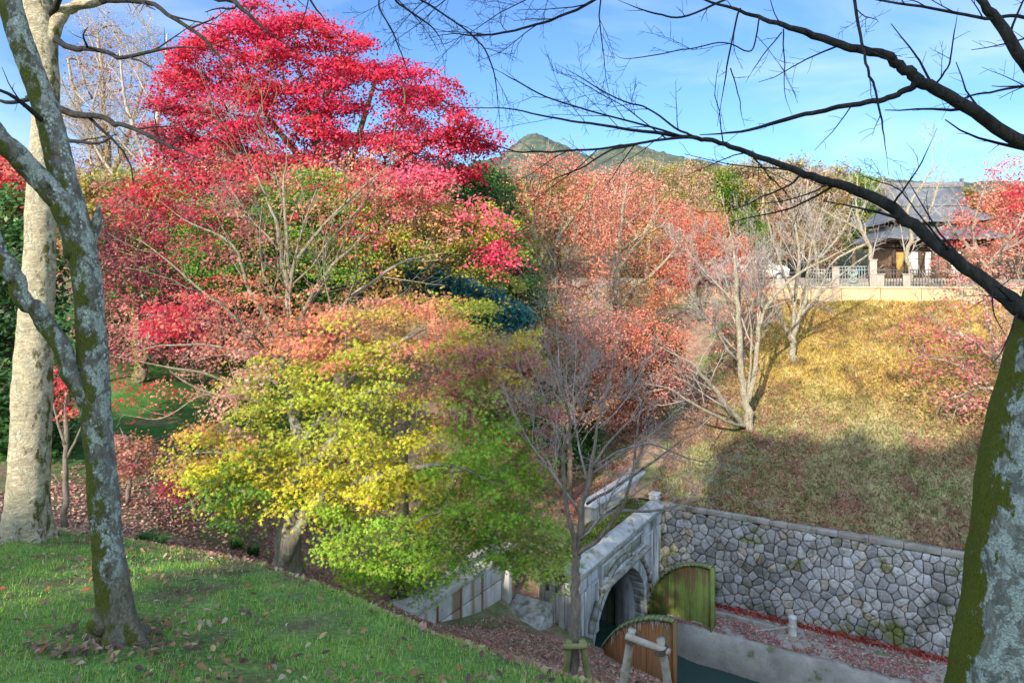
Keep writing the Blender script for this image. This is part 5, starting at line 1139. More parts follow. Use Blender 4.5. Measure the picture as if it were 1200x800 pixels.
def mid_trees():
    # green and gold maple between the red one and the orange one
    Y = 17.0; lm = L_([(470, 520, Y, 8), (468, 420, Y, 7), (465, 330, Y, 5), (460, 270, Y, 3), (455, 220, Y, 1.4)], [(466, 350, Y, 4.5), (410, 290, Y, 3.4), (340, 250, Y, 1.6)], [(466, 360, Y, 4.5), (520, 300, Y, 3.4), (570, 260, Y, 1.6)], seed=100); b = P(470, 540, Y); b[2] = Hs(b[0], b[1]); lm[0] = (np.vstack([b, lm[0][0]]), np.concatenate([[.25], lm[0][1]]))
    tree('maple_tree', 'green and gold maple below the red crown, behind bare cream limbs', 'tree', b, lm, BARK_BROWN, None, [(205, 260), (250, 225), (330, 205), (400, 212), (470, 215), (540, 232), (598, 270), (612, 318), (600, 335), (560, 316), (500, 302), (445, 316), (400, 345), (300, 345), (230, 330)], Y, 1.8, 520, 105, 0.46, 0.068,
         [(240, 300, GRN), (300, 270, GRN), (330, 300, MGR), (400, 240, LGRN), (360, 240, GRN), (440, 235, SALM), (420, 260, ORG), (470, 250, ROSE), (440, 290, LGRN), (480, 285, YGR), (520, 275, OCH), (550, 300, OLV), (500, 320, OLV), (580, 340, OLV), (590, 280, YGR), (400, 300, GRN), (270, 240, DROSE), (480, 225, SALM), (380, 330, MGR), (560, 345, YGR), (300, 330, MGR)], K4, seed=101, tw=0.25, r0=0.02, flat=0.15, tier=0.8, face=(-.05, -.45, .8))
    # dark evergreen under the red crown
    Y = 24.0; b = P(560, 480, Y); b[2] = Hs(b[0], b[1]); lm = L_([(562, 460, Y, 9), (565, 350, Y, 8), (568, 260, Y, 5), (570, 200, Y, 2)], seed=110); lm[0] = (np.vstack([b, lm[0][0]]), np.concatenate([[.35], lm[0][1]]))
    tree('evergreen_tree', 'dark glossy evergreen tree beneath the right end of red crown', 'tree', b, lm, BARK_BROWN, None, [(500, 205), (525, 192), (560, 188), (588, 200), (600, 240), (612, 300), (640, 350), (610, 385), (575, 350), (540, 310), (510, 270)], Y, 1.6, 230, 110, 0.5, 0.095,
         [(540, 230, DGR), (560, 210, MGR), (585, 215, GRN), (590, 250, DGR), (560, 270, MGR), (620, 300, DGR), (610, 360, DGR), (570, 320, DGR)], K4, seed=111, tw=0.2, leafmat=LEAF_DARK, r0=0.03)
    # blue-green bamboo
    Y = 22.0; b = P(520, 470, Y); b[2] = Hs(b[0], b[1]); st = []; rng = np.random.default_rng(5)
    for i in range(12):
        x = rng.uniform(410, 600); top = 318 + abs(x - 490) * 0.36 + rng.uniform(-8, 8); q = P(x + rng.uniform(-25, 25), 470, Y + rng.uniform(-.5, .5)); q[2] = Hs(q[0], q[1]); t = P(x, top, Y + rng.uniform(-.4, .4)); st.append((catmull(np.array([q, q + (t - q) * 0.6 + [0.05, 0, .1], t]), 5), np.linspace(.011, .004, 11)))
    tree('bamboo_clump', 'blue green dwarf bamboo clump between the golden and orange maples', 'bamboo', b, st, m_noise('bamboo_stem', (0.1, 0.16, 0.08), (0.2, 0.26, 0.12), 5), None, [(395, 350), (430, 322), (478, 306), (512, 312), (550, 330), (600, 352), (618, 380), (590, 388), (540, 372), (490, 350), (440, 352)], Y, 1.0, 260, 70, 0.42, 0.2, [(450, 330, TEAL), (520, 330, TEAL), (590, 370, TEAL), (490, 320, (0.07, 0.2, 0.15))], NARROW, seed=121, tw=0.0, leafmat=LEAF_DARK, nseg=5)
    # magenta maple on the left, mossy trunk on the lawn
    Y = 22.0; b = P(166, 446, Y); b[2] = Hs(b[0], b[1])
    lm = L_([(166, 447, Y, 9), (164, 425, Y, 6.5), (160, 390, Y, 5), (158, 340, Y, 4.4), (170, 270, Y, 3), (190, 210, Y, 1.5)], [(166, 436, Y, 5), (174, 400, Y, 3.6), (182, 360, Y, 3.2), (210, 290, Y, 2.6), (245, 230, Y, 1.2)], [(160, 385, Y, 3), (140, 330, Y, 2.6), (120, 260, Y, 1.2)], seed=130)
    tree('maple_tree', 'purple red maple on the left lawn with a mossy forked trunk', 'tree', b, lm, BARK_MOSSY, None, [(96, 260), (120, 215), (180, 195), (250, 200), (285, 240), (290, 320), (275, 400), (240, 432), (180, 420), (120, 440), (98, 360)], Y, 2.6, 330, 66, 0.6, 0.085,
         [(130, 250, DROSE), (200, 230, MAG), (250, 260, MAG), (160, 300, MAG), (220, 330, MAG), (130, 340, DROSE), (130, 400, DROSE), (180, 390, ROSE), (260, 380, DROSE), (220, 400, MAG), (250, 220, RED)], K4, seed=131, tw=0.35, r0=0.025, flat=0.18)
    # dark shrubs and small leafy growth at the far left
    Y = 15.0; b = P(12, 560, Y); b[2] = Hs(b[0], b[1]); lm = L_([(12, 555, Y, 6), (10, 450, Y, 5), (12, 340, Y, 3), (14, 270, Y, 1.5)], seed=140)
    tree('evergreen_tree', 'dark evergreen shrub tree behind the pale trunk at left edge', 'tree', b, lm, BARK_BROWN, None, [(-60, 300), (-10, 225), (40, 235), (60, 300), (64, 420), (70, 520), (40, 600), (-30, 600), (-60, 480)], Y, 1.6, 260, 90, 0.5, 0.11, [(0, 260, MGR), (20, 330, DGR), (10, 450, DGR), (30, 520, DGR), (0, 570, MGR)], K4, seed=141, tw=0.2, leafmat=LEAF_DARK)
    Y = 19.0; b = P(10, 470, Y); b[2] = Hs(b[0], b[1]); lm = L_([(10, 470, Y, 5), (5, 350, Y, 4), (10, 250, Y, 2.5), (15, 200, Y, 1)], seed=145)
    tree('maple_tree', 'small red maple glimpsed between the two left trunks', 'tree', b, lm, BARK_BROWN, None, [(-50, 200), (0, 180), (36, 200), (40, 240), (20, 262), (-40, 260)], Y, 1.2, 110, 70, 0.45, 0.1, [(0, 220, RED), (25, 210, CORAL), (10, 250, RED)], K4, seed=146, tw=0.4)
    # little red shrub under the trunks
    Y = 9.3; b = P(75, 616, Y); b[2] = Hs(b[0], b[1])
    lm = L_([(76, 618, Y, 4), (77, 560, Y, 3), (78, 500, Y, 2.4), (76, 450, Y, 1.4), (72, 400, Y, .8)], [(77, 520, Y, 1.8), (64, 480, Y, 1.4), (58, 440, Y, .8)], [(77, 540, Y, 1.8), (95, 500, Y, 1.2), (104, 470, Y, .7)], seed=150)
    tree('maple_sapling', 'thin maple sapling with red tips between the left trunks', 'sapling', b, lm, BARK_GREY, None, [(50, 440), (70, 430), (98, 445), (104, 480), (80, 490), (60, 475)], Y, 0.4, 26, 22, 0.16, 0.06, [(70, 455, RED), (90, 470, CORAL)], STAR, seed=151, tw=0.8, twigs=dict(levels=2, gap=0.25, ratio=0.5, up=.1, lmin=.1, rmin=0.0025))
    Y = 12.5; b = P(150, 585, Y); b[2] = Hs(b[0], b[1])
    lm = L_([(150, 588, Y, 3), (152, 550, Y, 2.5), (148, 520, Y, 1.8), (140, 500, Y, .8)], [(152, 555, Y, 2), (165, 530, Y, 1.5), (180, 520, Y, .7)], seed=155)
    tree('maple_shrub', 'low russet maple shrub on the litter slope right of near trunk', 'shrub', b, lm, BARK_GREY, None, [(128, 520), (150, 500), (176, 512), (180, 540), (160, 560), (130, 548)], Y, 0.5, 50, 42, 0.22, 0.062, [(140, 520, ROSE), (165, 525, ORG), (150, 545, DROSE)], STAR, seed=156, tw=0.6)
    Y = 12.0; b = P(212, 575, Y); b[2] = Hs(b[0], b[1]); lm = L_([(230, 600, Y, 2.4), (222, 580, Y, 2), (205, 570, Y, 1.4), (188, 578, Y, .6)], seed=157)
    tree('maple_shrub', 'small dark crimson maple spray beside the low yellow branch', 'shrub', b, lm, BARK_GREY, None, [(186, 572), (210, 560), (232, 564), (226, 580), (196, 586)], Y, 0.3, 22, 40, 0.2, 0.062, [(200, 575, MAG), (222, 570, DKRED)], STAR, seed=158, tw=0.6)
mid_trees()

# left background: russet and bare trees under the sky
def left_back():
    Y = 34.0; b = P(120, 330, Y); b[2] = Hs(b[0], b[1]); lm = L_([(120, 340, Y, 7), (122, 260, Y, 6), (125, 180, Y, 4.5), (120, 100, Y, 2.5), (115, 40, Y, 1.2)], [(123, 220, Y, 4), (150, 160, Y, 2.8), (170, 90, Y, 1.4)], [(124, 200, Y, 4), (95, 140, Y, 2.6), (80, 70, Y, 1.2)], seed=160); lm[0] = (np.vstack([b, lm[0][0]]), np.concatenate([[.4], lm[0][1]]))
    tree('zelkova_tree', 'tall russet brown thinning tree under the sky at upper left', 'tree', b, lm, BARK_CREAM, None, [(66, 120), (85, 40), (125, 18), (170, 55), (186, 110), (180, 190), (120, 240), (72, 220)], Y, 3, 210, 50, 0.8, 0.09, [(110, 60, BRN), (150, 100, ROSE), (100, 150, BRN), (150, 170, OCH), (120, 200, DROSE)], K4, seed=161, tw=0.3, r0=0.05, twigs=dict(levels=4, gap=0.55, ratio=0.55, up=.15, lmin=.4, rmin=.010, maxn=5000, rk=.5), twig_bark=BARK_TWIG)
    Y = 30.0; b = P(185, 360, Y); b[2] = Hs(b[0], b[1]); lm = L_([(178, 360, Y, 5), (180, 280, Y, 4.5), (178, 200, Y, 3.6), (190, 110, Y, 2.4), (196, 40, Y, 1.2)], [(178, 210, Y, 3), (150, 130, Y, 2), (140, 60, Y, .9)], [(179, 230, Y, 3), (215, 160, Y, 2), (232, 90, Y, .9)], [(180, 250, Y, 3), (130, 200, Y, 2), (100, 150, Y, .9)], seed=165); lm[0] = (np.vstack([b, lm[0][0]]), np.concatenate([[.3], lm[0][1]]))
    tree('bare_tree', 'leafless grey tree left of the tall red maple', 'tree', b, lm, BARK_TWIG, None, seed=166, twigs=dict(levels=4, gap=0.5, ratio=0.58, up=.10, lmin=.35, rmin=.009, maxn=6000, rk=.5))
    Y = 28.0; b = P(95, 380, Y); b[2] = Hs(b[0], b[1]); lm = L_([(110, 375, Y, 6), (112, 300, Y, 4), (110, 240, Y, 2.5), (105, 200, Y, 1)], seed=170)
    tree('broadleaf_tree', 'low olive gold bushy tree behind the near left trunk', 'tree', b, lm, BARK_BROWN, None, [(60, 230), (110, 205), (190, 200), (240, 230), (250, 300), (180, 330), (90, 330), (55, 290)], Y, 2, 300, 70, 0.75, 0.15, [(80, 250, OCH), (130, 230, OLV), (190, 240, OLV), (230, 280, MGR), (120, 300, MGR), (80, 310, ROSE)], K4, seed=171, tw=0.2)
    Y = 26.0; b = P(290, 400, Y); b[2] = Hs(b[0], b[1]); lm = L_([(290, 400, Y, 6), (292, 340, Y, 4), (290, 300, Y, 2)], seed=175)
    tree('evergreen_tree', 'dark green evergreen behind the purple maple on left slope', 'tree', b, lm, BARK_BROWN, None, [(90, 350), (150, 330), (230, 300), (330, 290), (390, 320), (390, 400), (330, 425), (230, 410), (140, 420), (95, 400)], Y, 2, 380, 80, 0.7, 0.14, [(120, 370, DGR), (200, 340, MGR), (280, 330, MGR), (340, 340, DGR), (300, 390, DGR), (230, 380, DGR)], K4, seed=176, tw=0.1, leafmat=LEAF_DARK)
left_back()

# salmon cherries behind the portal
def salmon_cherries():
    def ch(lb, Y, base, lms, poly, n, per, ctrl, seed, ls=0.13, cr=0.55, bark=BARK_CREAM, tw=0.35):
        b = P(*base, Y); b[2] = Hs(b[0], b[1]); lm = L_(*lms, seed=seed); lm[0] = (np.vstack([b, lm[0][0]]), np.concatenate([[lm[0][1][0] * 1.15], lm[0][1]]))
        tree('cherry_tree', lb, 'tree', b, lm, bark, 'salmon cherries on the slope behind the portal', poly, Y, 2.4, int(n * 1.15), int(per * 1.75), cr * 1.05, ls * 0.68, ctrl, K4, seed=seed, tw=tw, r0=0.025, flat=0.3, tilt=0.7, back=0.6, tier=0.0, twigs=dict(levels=3, gap=0.7, ratio=0.5, ang=(20, 50), up=.25, lmin=.35, rmin=.013, maxn=2500), twig_bark=BARK_CREAM)
    Y = 29
    ch('salmon cherry with leaning yellow mossy trunk beside the dark evergreen', Y, (660, 470), [[(660, 440, Y, 7), (652, 395, Y, 7), (640, 345, Y, 6.5), (631, 310, Y, 5), (628, 270, Y, 3.5), (618, 230, Y, 2), (610, 200, Y, 1)], [(634, 320, Y, 4), (655, 280, Y, 3), (680, 240, Y, 2), (700, 205, Y, 1)], [(632, 310, Y, 4), (605, 265, Y, 2.6), (592, 225, Y, 1.2)], [(630, 300, Y, 3), (640, 250, Y, 2), (650, 200, Y, 1)]],
       [(578, 196), (620, 182), (680, 184), (712, 215), (718, 290), (700, 350), (670, 400), (640, 380), (612, 320), (590, 260)], 330, 24, [(600, 200, SALM), (650, 200, CORAL), (690, 230, SALM), (620, 250, OLV), (660, 280, SALM), (640, 330, ORG), (620, 300, OLV), (680, 340, SALM), (660, 240, CORAL), (650, 380, DROSE)], 200, bark=BARK_MOSSY)
    Y = 33
    ch('coral cherry with pale upright limbs right of the leaning trunk', Y, (725, 400), [[(725, 400, Y, 5), (724, 350, Y, 4.4), (722, 310, Y, 4), (728, 260, Y, 2.4), (735, 215, Y, 1.2)], [(723, 330, Y, 3), (700, 280, Y, 2), (690, 220, Y, 1)], [(722, 320, Y, 3), (750, 280, Y, 2.2), (775, 240, Y, 1)], [(724, 350, Y, 3), (765, 320, Y, 2), (800, 280, Y, 1)]],
       [(690, 205), (735, 192), (775, 215), (810, 260), (815, 330), (770, 372), (720, 372), (695, 300)], 330, 22, [(720, 215, SALM), (760, 240, CORAL), (740, 270, CORAL), (790, 280, CORAL), (720, 310, OCH), (770, 330, CORAL), (800, 320, CORAL), (745, 300, OLV), (700, 260, SALM), (740, 350, ORG)], 210)
    Y = 36
    ch('coral red cherry spreading over the left end of tan wall', Y, (822, 360), [[(815, 362, Y, 4), (812, 330, Y, 3.6), (806, 300, Y, 3), (800, 265, Y, 1.6)], [(812, 335, Y, 3), (840, 300, Y, 2), (870, 285, Y, 1)], [(811, 325, Y, 2.6), (785, 290, Y, 1.8), (775, 260, Y, 1)]],
       [(775, 255), (812, 240), (848, 258), (880, 285), (906, 322), (890, 342), (850, 322), (800, 330), (775, 310)], 190, 36, [(790, 270, CORAL), (830, 265, CORAL), (860, 290, CORAL), (890, 320, CORAL), (800, 310, SALM), (840, 310, CORAL)], 220)
    Y = 27
    ch('low rosy cherry with drooping sparse leaves above the parapet wall', Y, (700, 515), [[(700, 515, Y, 4), (705, 470, Y, 3.5), (715, 430, Y, 2.8), (725, 390, Y, 1.5)], [(704, 475, Y, 3), (680, 430, Y, 2), (660, 395, Y, 1)], [(706, 465, Y, 3), (745, 430, Y, 2), (785, 400, Y, 1)], [(703, 485, Y, 2.6), (740, 465, Y, 1.8), (780, 455, Y, .9)]],
       [(640, 400), (690, 372), (760, 365), (808, 395), (806, 450), (770, 482), (710, 498), (655, 490), (640, 440)], 430, 26, [(660, 410, ROSE), (700, 400, SALM), (760, 390, CORAL), (790, 420, SALM), (720, 440, ORG), (680, 460, DROSE), (740, 470, SALM), (780, 450, ROSE)], 230, 0.12, 0.5)
    Y = 40
    ch('hazy rose cherry behind the coral ones on the terrace edge', Y, (760, 335), [[(760, 335, Y, 4), (760, 300, Y, 3.4), (765, 250, Y, 2), (770, 205, Y, 1)], [(760, 300, Y, 2.6), (730, 250, Y, 1.6), (715, 205, Y, .8)], [(761, 290, Y, 2.6), (800, 245, Y, 1.6), (820, 215, Y, .8)]],
       [(705, 200), (760, 190), (830, 205), (850, 250), (840, 300), (760, 320), (710, 280)], 330, 32, [(730, 215, ROSE), (780, 215, OLV), (820, 230, ROSE), (800, 270, SALM), (740, 270, SALM), (840, 260, OLV)], 240, 0.16, 0.7)
    Y = 24.5
    ch('russet and rose cherry with thin stems right of the yellow maple', Y, (668, 545), [[(668, 545, Y, 3), (666, 490, Y, 2.6), (662, 440, Y, 2), (655, 390, Y, 1.4), (650, 350, Y, .8)], [(666, 480, Y, 2), (690, 440, Y, 1.6), (710, 400, Y, .9)], [(665, 470, Y, 1.8), (640, 430, Y, 1.3), (622, 390, Y, .8)]],
       [(600, 335), (650, 330), (700, 352), (728, 390), (724, 460), (690, 500), (645, 490), (615, 430)], 300, 26, [(620, 360, OCH), (650, 350, SALM), (690, 380, ROSE), (640, 400, OLV), (700, 430, SALM), (660, 450, DROSE), (630, 430, ROSE), (680, 480, ROSE), (720, 460, ORG)], 260, 0.11, 0.45, bark=BARK_GREY)
    # dark shrubs under them
    for i, (lb, Y, base, poly, ct) in enumerate([('dark green camellia bush at the foot of the mossy cherry', 26.5, (655, 540), [(612, 430), (650, 415), (690, 440), (702, 500), (690, 535), (640, 535), (615, 500)], [(630, 450, DGR), (670, 460, MGR), (660, 510, DGR)]), ('dark green bush among the rosy leaves above the parapet', 30, (745, 470), [(715, 380), (755, 370), (790, 400), (790, 450), (750, 475), (715, 450)], [(740, 400, MGR), (770, 430, DGR), (740, 450, MGR)])]):
        b = P(*base, Y); b[2] = Hs(b[0], b[1]); lm = L_([(base[0], base[1] - 6, Y, 3), (base[0] + 4, base[1] - 60, Y, 2), (base[0], base[1] - 100, Y, 1)], seed=250 + i)
        tree('evergreen_bush', lb, 'bush', b, lm, BARK_BROWN, None, poly, Y, 1.2, 170, 70, 0.5, 0.13, ct, K4, seed=251 + i, tw=0.1, leafmat=LEAF_DARK)
salmon_cherries()

# bare pale trees on the far bank, red trees at the right
def bank_trees():
    def bt(lb, Y, base, lms, seed, poly=None, n=0, ctrl=None, per=14, tw=None, name='bare_cherry_tree', bark=BARK_CREAM, levels=4, gap=0.5, up=0.18):
        b = P(*base, Y); b[2] = Hs(b[0], b[1]); lm = L_(*[[(q[0], q[1], q[2], q[3] * 0.74) for q in c] for c in lms], seed=seed); lm[0][0][0] = b - np.array([0, 0, .1])
        tree(name, lb, 'tree', b, lm, bark, 'pale cherries on the far grass bank', poly, Y, 1.6, n, per, 0.5, 0.11, ctrl, K4, seed=seed, tw=0.25, r0=0.02, nseg=10, tilt=0.7,
             twigs=dict(levels=levels, gap=gap, ratio=0.6, ang=(25, 55), up=up * .6, lmin=.25, rmin=.0075, maxn=7000, wander=.15, rk=.45), twig_bark=BARK_TWIG)
    Y = 27.3
    bt('bare pale cherry forking low on the shaded lower bank', Y, (877, 512), [[(877, 512, Y, 8), (876, 480, Y, 6.5), (873, 465, Y, 5.5), (868, 430, Y, 5), (865, 390, Y, 4.6), (863, 350, Y, 4), (862, 310, Y, 3), (855, 270, Y, 2), (845, 230, Y, 1)], [(877, 470, Y, 5), (884, 440, Y, 4), (887, 400, Y, 3.6), (893, 370, Y, 3.2), (905, 350, Y, 2.8), (930, 325, Y, 2.4), (975, 300, Y, 2), (1010, 280, Y, 1)], [(876, 470, Y, 3), (879, 430, Y, 2), (881, 400, Y, 1.6), (878, 360, Y, 1)],
       [(874, 500, Y, 4.4), (855, 480, Y - .5, 3.8), (832, 450, Y - .9, 3.2), (815, 430, Y - 1.2, 2.6), (790, 415, Y - 1.4, 1.8), (760, 400, Y - 1.6, 1)], [(874, 500, Y, 3), (850, 492, Y - 1, 2.6), (820, 478, Y - 1.6, 2.2), (785, 455, Y - 2, 1.5), (760, 450, Y - 2.2, .8)], [(887, 400, Y, 2.6), (895, 330, Y, 2), (905, 280, Y, 1.2)]], 300,
       [(800, 380), (860, 330), (900, 330), (900, 420), (830, 440)], 22, [(820, 400, CORAL), (880, 350, CORAL), (850, 420, SALM)])
    Y = 31.0
    bt('bare pale cherry standing alone high on the sunny bank', Y, (930, 432), [[(930, 432, Y, 6), (929, 410, Y, 4.8), (930, 395, Y, 4.4), (938, 370, Y, 3.4), (945, 340, Y, 2.8), (950, 290, Y, 2), (965, 240, Y, 1)], [(929, 400, Y, 4), (918, 380, Y, 3), (905, 360, Y, 2.2), (885, 330, Y, 1.4), (870, 300, Y, .8)], [(930, 395, Y, 3.4), (932, 350, Y, 3), (936, 300, Y, 2.6), (930, 250, Y, 1.8), (925, 205, Y, 1)], [(932, 360, Y, 2.4), (915, 310, Y, 2), (900, 260, Y, 1.4), (893, 220, Y, .8)], [(938, 370, Y, 2.6), (965, 340, Y, 2), (1000, 310, Y, 1.4), (1030, 290, Y, .8)]], 310)
    Y = 36.5
    bt('bare cream cherry in front of the temple eaves', Y, (1070, 352), [[(1066, 352, Y, 4), (1067, 320, Y, 3.4), (1063, 300, Y, 3.2), (1068, 275, Y, 3), (1063, 250, Y, 2.4), (1075, 225, Y, 1.8), (1095, 195, Y, 1)], [(1064, 255, Y, 2), (1050, 235, Y, 1.6), (1035, 215, Y, .9)], [(1067, 272, Y, 2), (1088, 250, Y, 1.8), (1098, 220, Y, 1.4), (1110, 190, Y, .8)]], 320)
    Y = 36.0
    bt('bare twisted cherry left of temple door above the railing', Y, (1022, 350), [[(1020, 350, Y, 4), (1021, 320, Y, 3.4), (1019, 290, Y, 3), (1010, 270, Y, 2.6), (1003, 240, Y, 1.8), (1005, 205, Y, 1)], [(1018, 285, Y, 2.2), (985, 300, Y, 1.6), (960, 325, Y, 1)], [(1011, 272, Y, 2.2), (980, 255, Y, 1.6), (950, 240, Y, .9)], [(1004, 250, Y, 1.8), (1025, 225, Y, 1.2), (1040, 200, Y, .7)]], 330)
    Y = 37.5
    bt('bare pale cherry at the wall left of the metal railing', Y, (963, 348), [[(960, 348, Y, 3.4), (958, 310, Y, 3), (950, 270, Y, 2.4), (945, 230, Y, 1.6), (950, 195, Y, .9)], [(957, 305, Y, 2.2), (985, 275, Y, 1.6), (1000, 240, Y, .9)], [(952, 280, Y, 2.2), (920, 250, Y, 1.5), (900, 215, Y, .8)]], 335)
    Y = 33.0
    tree_lims = [[(1165, 360, Y, 4), (1160, 330, Y, 3.6), (1150, 300, Y, 3.2), (1140, 270, Y, 2.4), (1150, 230, Y, 1.6), (1165, 195, Y, .8)], [(1155, 315, Y, 2.6), (1185, 280, Y, 2), (1205, 240, Y, 1.1)], [(1152, 305, Y, 2.4), (1125, 280, Y, 1.8), (1105, 250, Y, .9)]]
    bt('red leaved cherry right of the temple roof', Y, (1168, 372), tree_lims, 340, [(1085, 285), (1115, 250), (1135, 222), (1152, 190), (1190, 182), (1240, 180), (1240, 330), (1180, 335), (1120, 340), (1090, 318)], 170, [(1100, 285, CRIM), (1120, 300, CORAL), (1140, 250, SALM), (1180, 240, CRIM), (1170, 200, SALM), (1200, 260, RED), (1150, 290, CORAL), (1190, 310, ROSE), (1130, 320, ROSE)], 40, name='red_cherry_tree', levels=3)
    Y = 24.5
    bt('leaning cherry with sparse rosy leaves at right bank edge', Y, (1215, 520), [[(1215, 525, Y, 7), (1205, 490, Y, 5), (1185, 450, Y, 4), (1165, 425, Y, 3.2), (1140, 400, Y, 2.2), (1110, 380, Y, 1.4), (1075, 365, Y, .8)], [(1190, 460, Y, 3), (1150, 455, Y, 2.4), (1120, 465, Y, 1.6), (1095, 470, Y, .8)], [(1170, 430, Y, 2.8), (1160, 380, Y, 2.2), (1150, 340, Y, 1.4), (1130, 320, Y, .8)], [(1205, 490, Y, 3), (1215, 420, Y, 2.4), (1200, 350, Y, 1.4), (1190, 310, Y, .8)], [(1150, 455, Y, 2), (1125, 430, Y, 1.6), (1095, 420, Y, 1), (1070, 425, Y, .6)]], 350,
       [(1045, 385), (1090, 355), (1150, 335), (1230, 330), (1235, 480), (1170, 500), (1110, 480), (1060, 430)], 200, [(1070, 390, DROSE), (1120, 370, CORAL), (1170, 360, ROSE), (1100, 420, DROSE), (1150, 440, DROSE), (1120, 470, ROSE), (1190, 470, ROSE), (1080, 440, CORAL)], 22, name='red_cherry_tree', levels=4, gap=0.55, up=0.1)
bank_trees()

# ------------------------------------------------------------------ woodland beyond the terrace: each tree its own crown and trunk, meshes shared by kind
def back_trees():
    def proto(name, kind, seed):
        rng = np.random.default_rng(seed); root = thing(name, 'x y z w', 'tree', (0, 0, -500), 'trees on the wooded slope beyond the terrace')
        o = np.array([0, 0, -500.0]); hgt = 9.0
        tr = (np.array([o, o + [.1, 0, 3], o + [0, .1, 6], o + [0.1, 0, hgt * 0.9]]), np.array([.24, .18, .11, .03])); g = G(); g.tubes([tr], 7)
        lm = [tr]
        for i in range(7):
            a = rng.uniform(0, 6.28); z = rng.uniform(2.2, 6.0); L = rng.uniform(2, 3.6); s = o + [0, 0, z]
            q = (np.array([s, s + [math.cos(a) * L * .4, math.sin(a) * L * .4, L * .5], s + [math.cos(a) * L * .75, math.sin(a) * L * .75, L * 1.0]]), np.array([.1, .06, .02])); lm.append(q); g.tubes([q], 5)
        if kind[0] != 'conifer':
            lv, _ = ramify(lm, rng, 3, 1.0, 0.45, (25, 55), up=.2, lmin=.5, rmin=.014, maxn=900)
            for l in lv: g.tubes(l, 3)
        g.build('trunk', BARK_CREAM if kind[0] == 'bare' else BARK_BROWN, root)
        n = {'bare': 60, 'olive': 230, 'green': 260, 'conifer': 240}[kind[0]]
        u = unit(rng.normal(size=(n, 3))) * rng.uniform(0.45, 1.0, (n, 1)) ** 0.6
        if kind[0] == 'conifer':
            z = rng.uniform(0, 1, n) ** 0.8; a = rng.uniform(0, 6.28, n); r = (1 - z) * 2.0 + .15; cl = o + np.stack([np.cos(a) * r * rng.uniform(.5, 1, n), np.sin(a) * r * rng.uniform(.5, 1, n), 1.5 + z * (hgt - 1.5)], -1)
        else: cl = o + np.array([0, 0, hgt * 0.66]) + u * np.array([3.0, 3.0, hgt * 0.36])
        res = np.stack([rng.uniform(0, 100, n), cl[:, 2] * 0], -1)
        crown_leaves(cl, res, 120 if kind[0] != 'bare' else 50, 0.75, 0.165, [(rng.uniform(0, 100), 0, c) for c in kind[1]], rng, K4, 0.35, 0.7, cjit=30).build('crown', LEAF, root)
        return root
    kinds = {'olive': ('olive', [OLV, (.30, .29, .11), (.40, .32, .18), MGR, ROSE]), 'green': ('green', [MGR, MGR, LGRN, OLV]), 'rose': ('olive', [ROSE, SALM, OLV, CORAL]), 'bare': ('bare', [BRN, ROSE, OCH]), 'conifer': ('conifer', [DGR, MGR, OLV]), 'brown': ('olive', [(.36, .24, .14), (.42, .33, .2), OLV, DROSE])}
    protos = {}; words = {'olive': 'olive thinning tree', 'green': 'green leafy tree', 'rose': 'rose tinted tree', 'bare': 'nearly bare cream limbed tree', 'conifer': 'narrow conifer', 'brown': 'brown gold tree'}
    rng = np.random.default_rng(77)
    spots = [(600, 200, 60, 'rose'), (655, 192, 66, 'brown'), (705, 194, 58, 'rose'), (745, 200, 66, 'olive'), (788, 200, 58, 'olive'), (812, 182, 78, 'brown'), (838, 190, 62, 'green'), (868, 182, 70, 'olive'), (895, 196, 60, 'bare'), (922, 178, 68, 'olive'), (948, 190, 60, 'brown'), (975, 186, 72, 'olive'), (1000, 196, 62, 'green'), (1030, 212, 76, 'bare'), (1132, 218, 60, 'conifer'), (1090, 208, 80, 'bare'), (1160, 214, 62, 'brown'), (1195, 206, 58, 'rose'), (1230, 200, 66, 'olive'),
             (820, 232, 52, 'olive'), (870, 240, 50, 'green'), (915, 244, 51, 'bare'), (965, 240, 52, 'olive'), (1150, 250, 52, 'rose'), (770, 240, 50, 'green'),
             (560, 190, 58, 'green'), (500, 200, 50, 'olive'), (430, 190, 46, 'green'), (350, 180, 50, 'brown'), (280, 170, 46, 'olive'), (210, 165, 44, 'bare'), (140, 190, 50, 'olive'), (60, 180, 44, 'brown'), (10, 190, 40, 'green'), (250, 220, 38, 'green'), (-30, 160, 46, 'brown')]
    where = {}
    order = sorted(range(len(spots)), key=lambda i: spots[i][0])
    near = lambda px: ('above the left lawn' if px < 200 else 'behind the red maple' if px < 570 else 'behind the salmon cherries' if px < 800 else 'on the slope left of the temple' if px < 1040 else 'beside the temple roof')
    cnt = {}
    for i in order:
        px, py, Y, kd = spots[i]; key = (kd, near(px)); cnt.setdefault(key, []).append(i)
    ords = ['first', 'second', 'third', 'fourth', 'fifth', 'sixth', 'seventh']
    for i, (px, py, Y, kd) in enumerate(spots):
        x = (px - 600) / F_PX * Y; zb = Hs(x, Y); top = (HY - py) / F_PX * Y; s = max((top - zb) / 9.6, 0.35)
        if kd not in protos: protos[kd] = proto({'olive': 'broadleaf_tree', 'green': 'broadleaf_tree', 'rose': 'cherry_tree', 'bare': 'bare_tree', 'conifer': 'conifer_tree', 'brown': 'zelkova_tree'}[kd], kinds[kd], 400 + len(protos)); r = protos[kd]; ch = []
        else:
            r = protos[kd].copy(); COL.objects.link(r)
            for c in protos[kd].children:
                d = c.copy(); COL.objects.link(d); d.parent = r
        r.location = (x, Y, zb - 0.1); ws = min(s, 1.25) * rng.uniform(0.9, 1.15); r.scale = (ws, ws, s); r.rotation_euler = (0, 0, rng.uniform(0, 6.28))
        key = (kd, near(px)); lst = cnt[key]; k = lst.index(i)
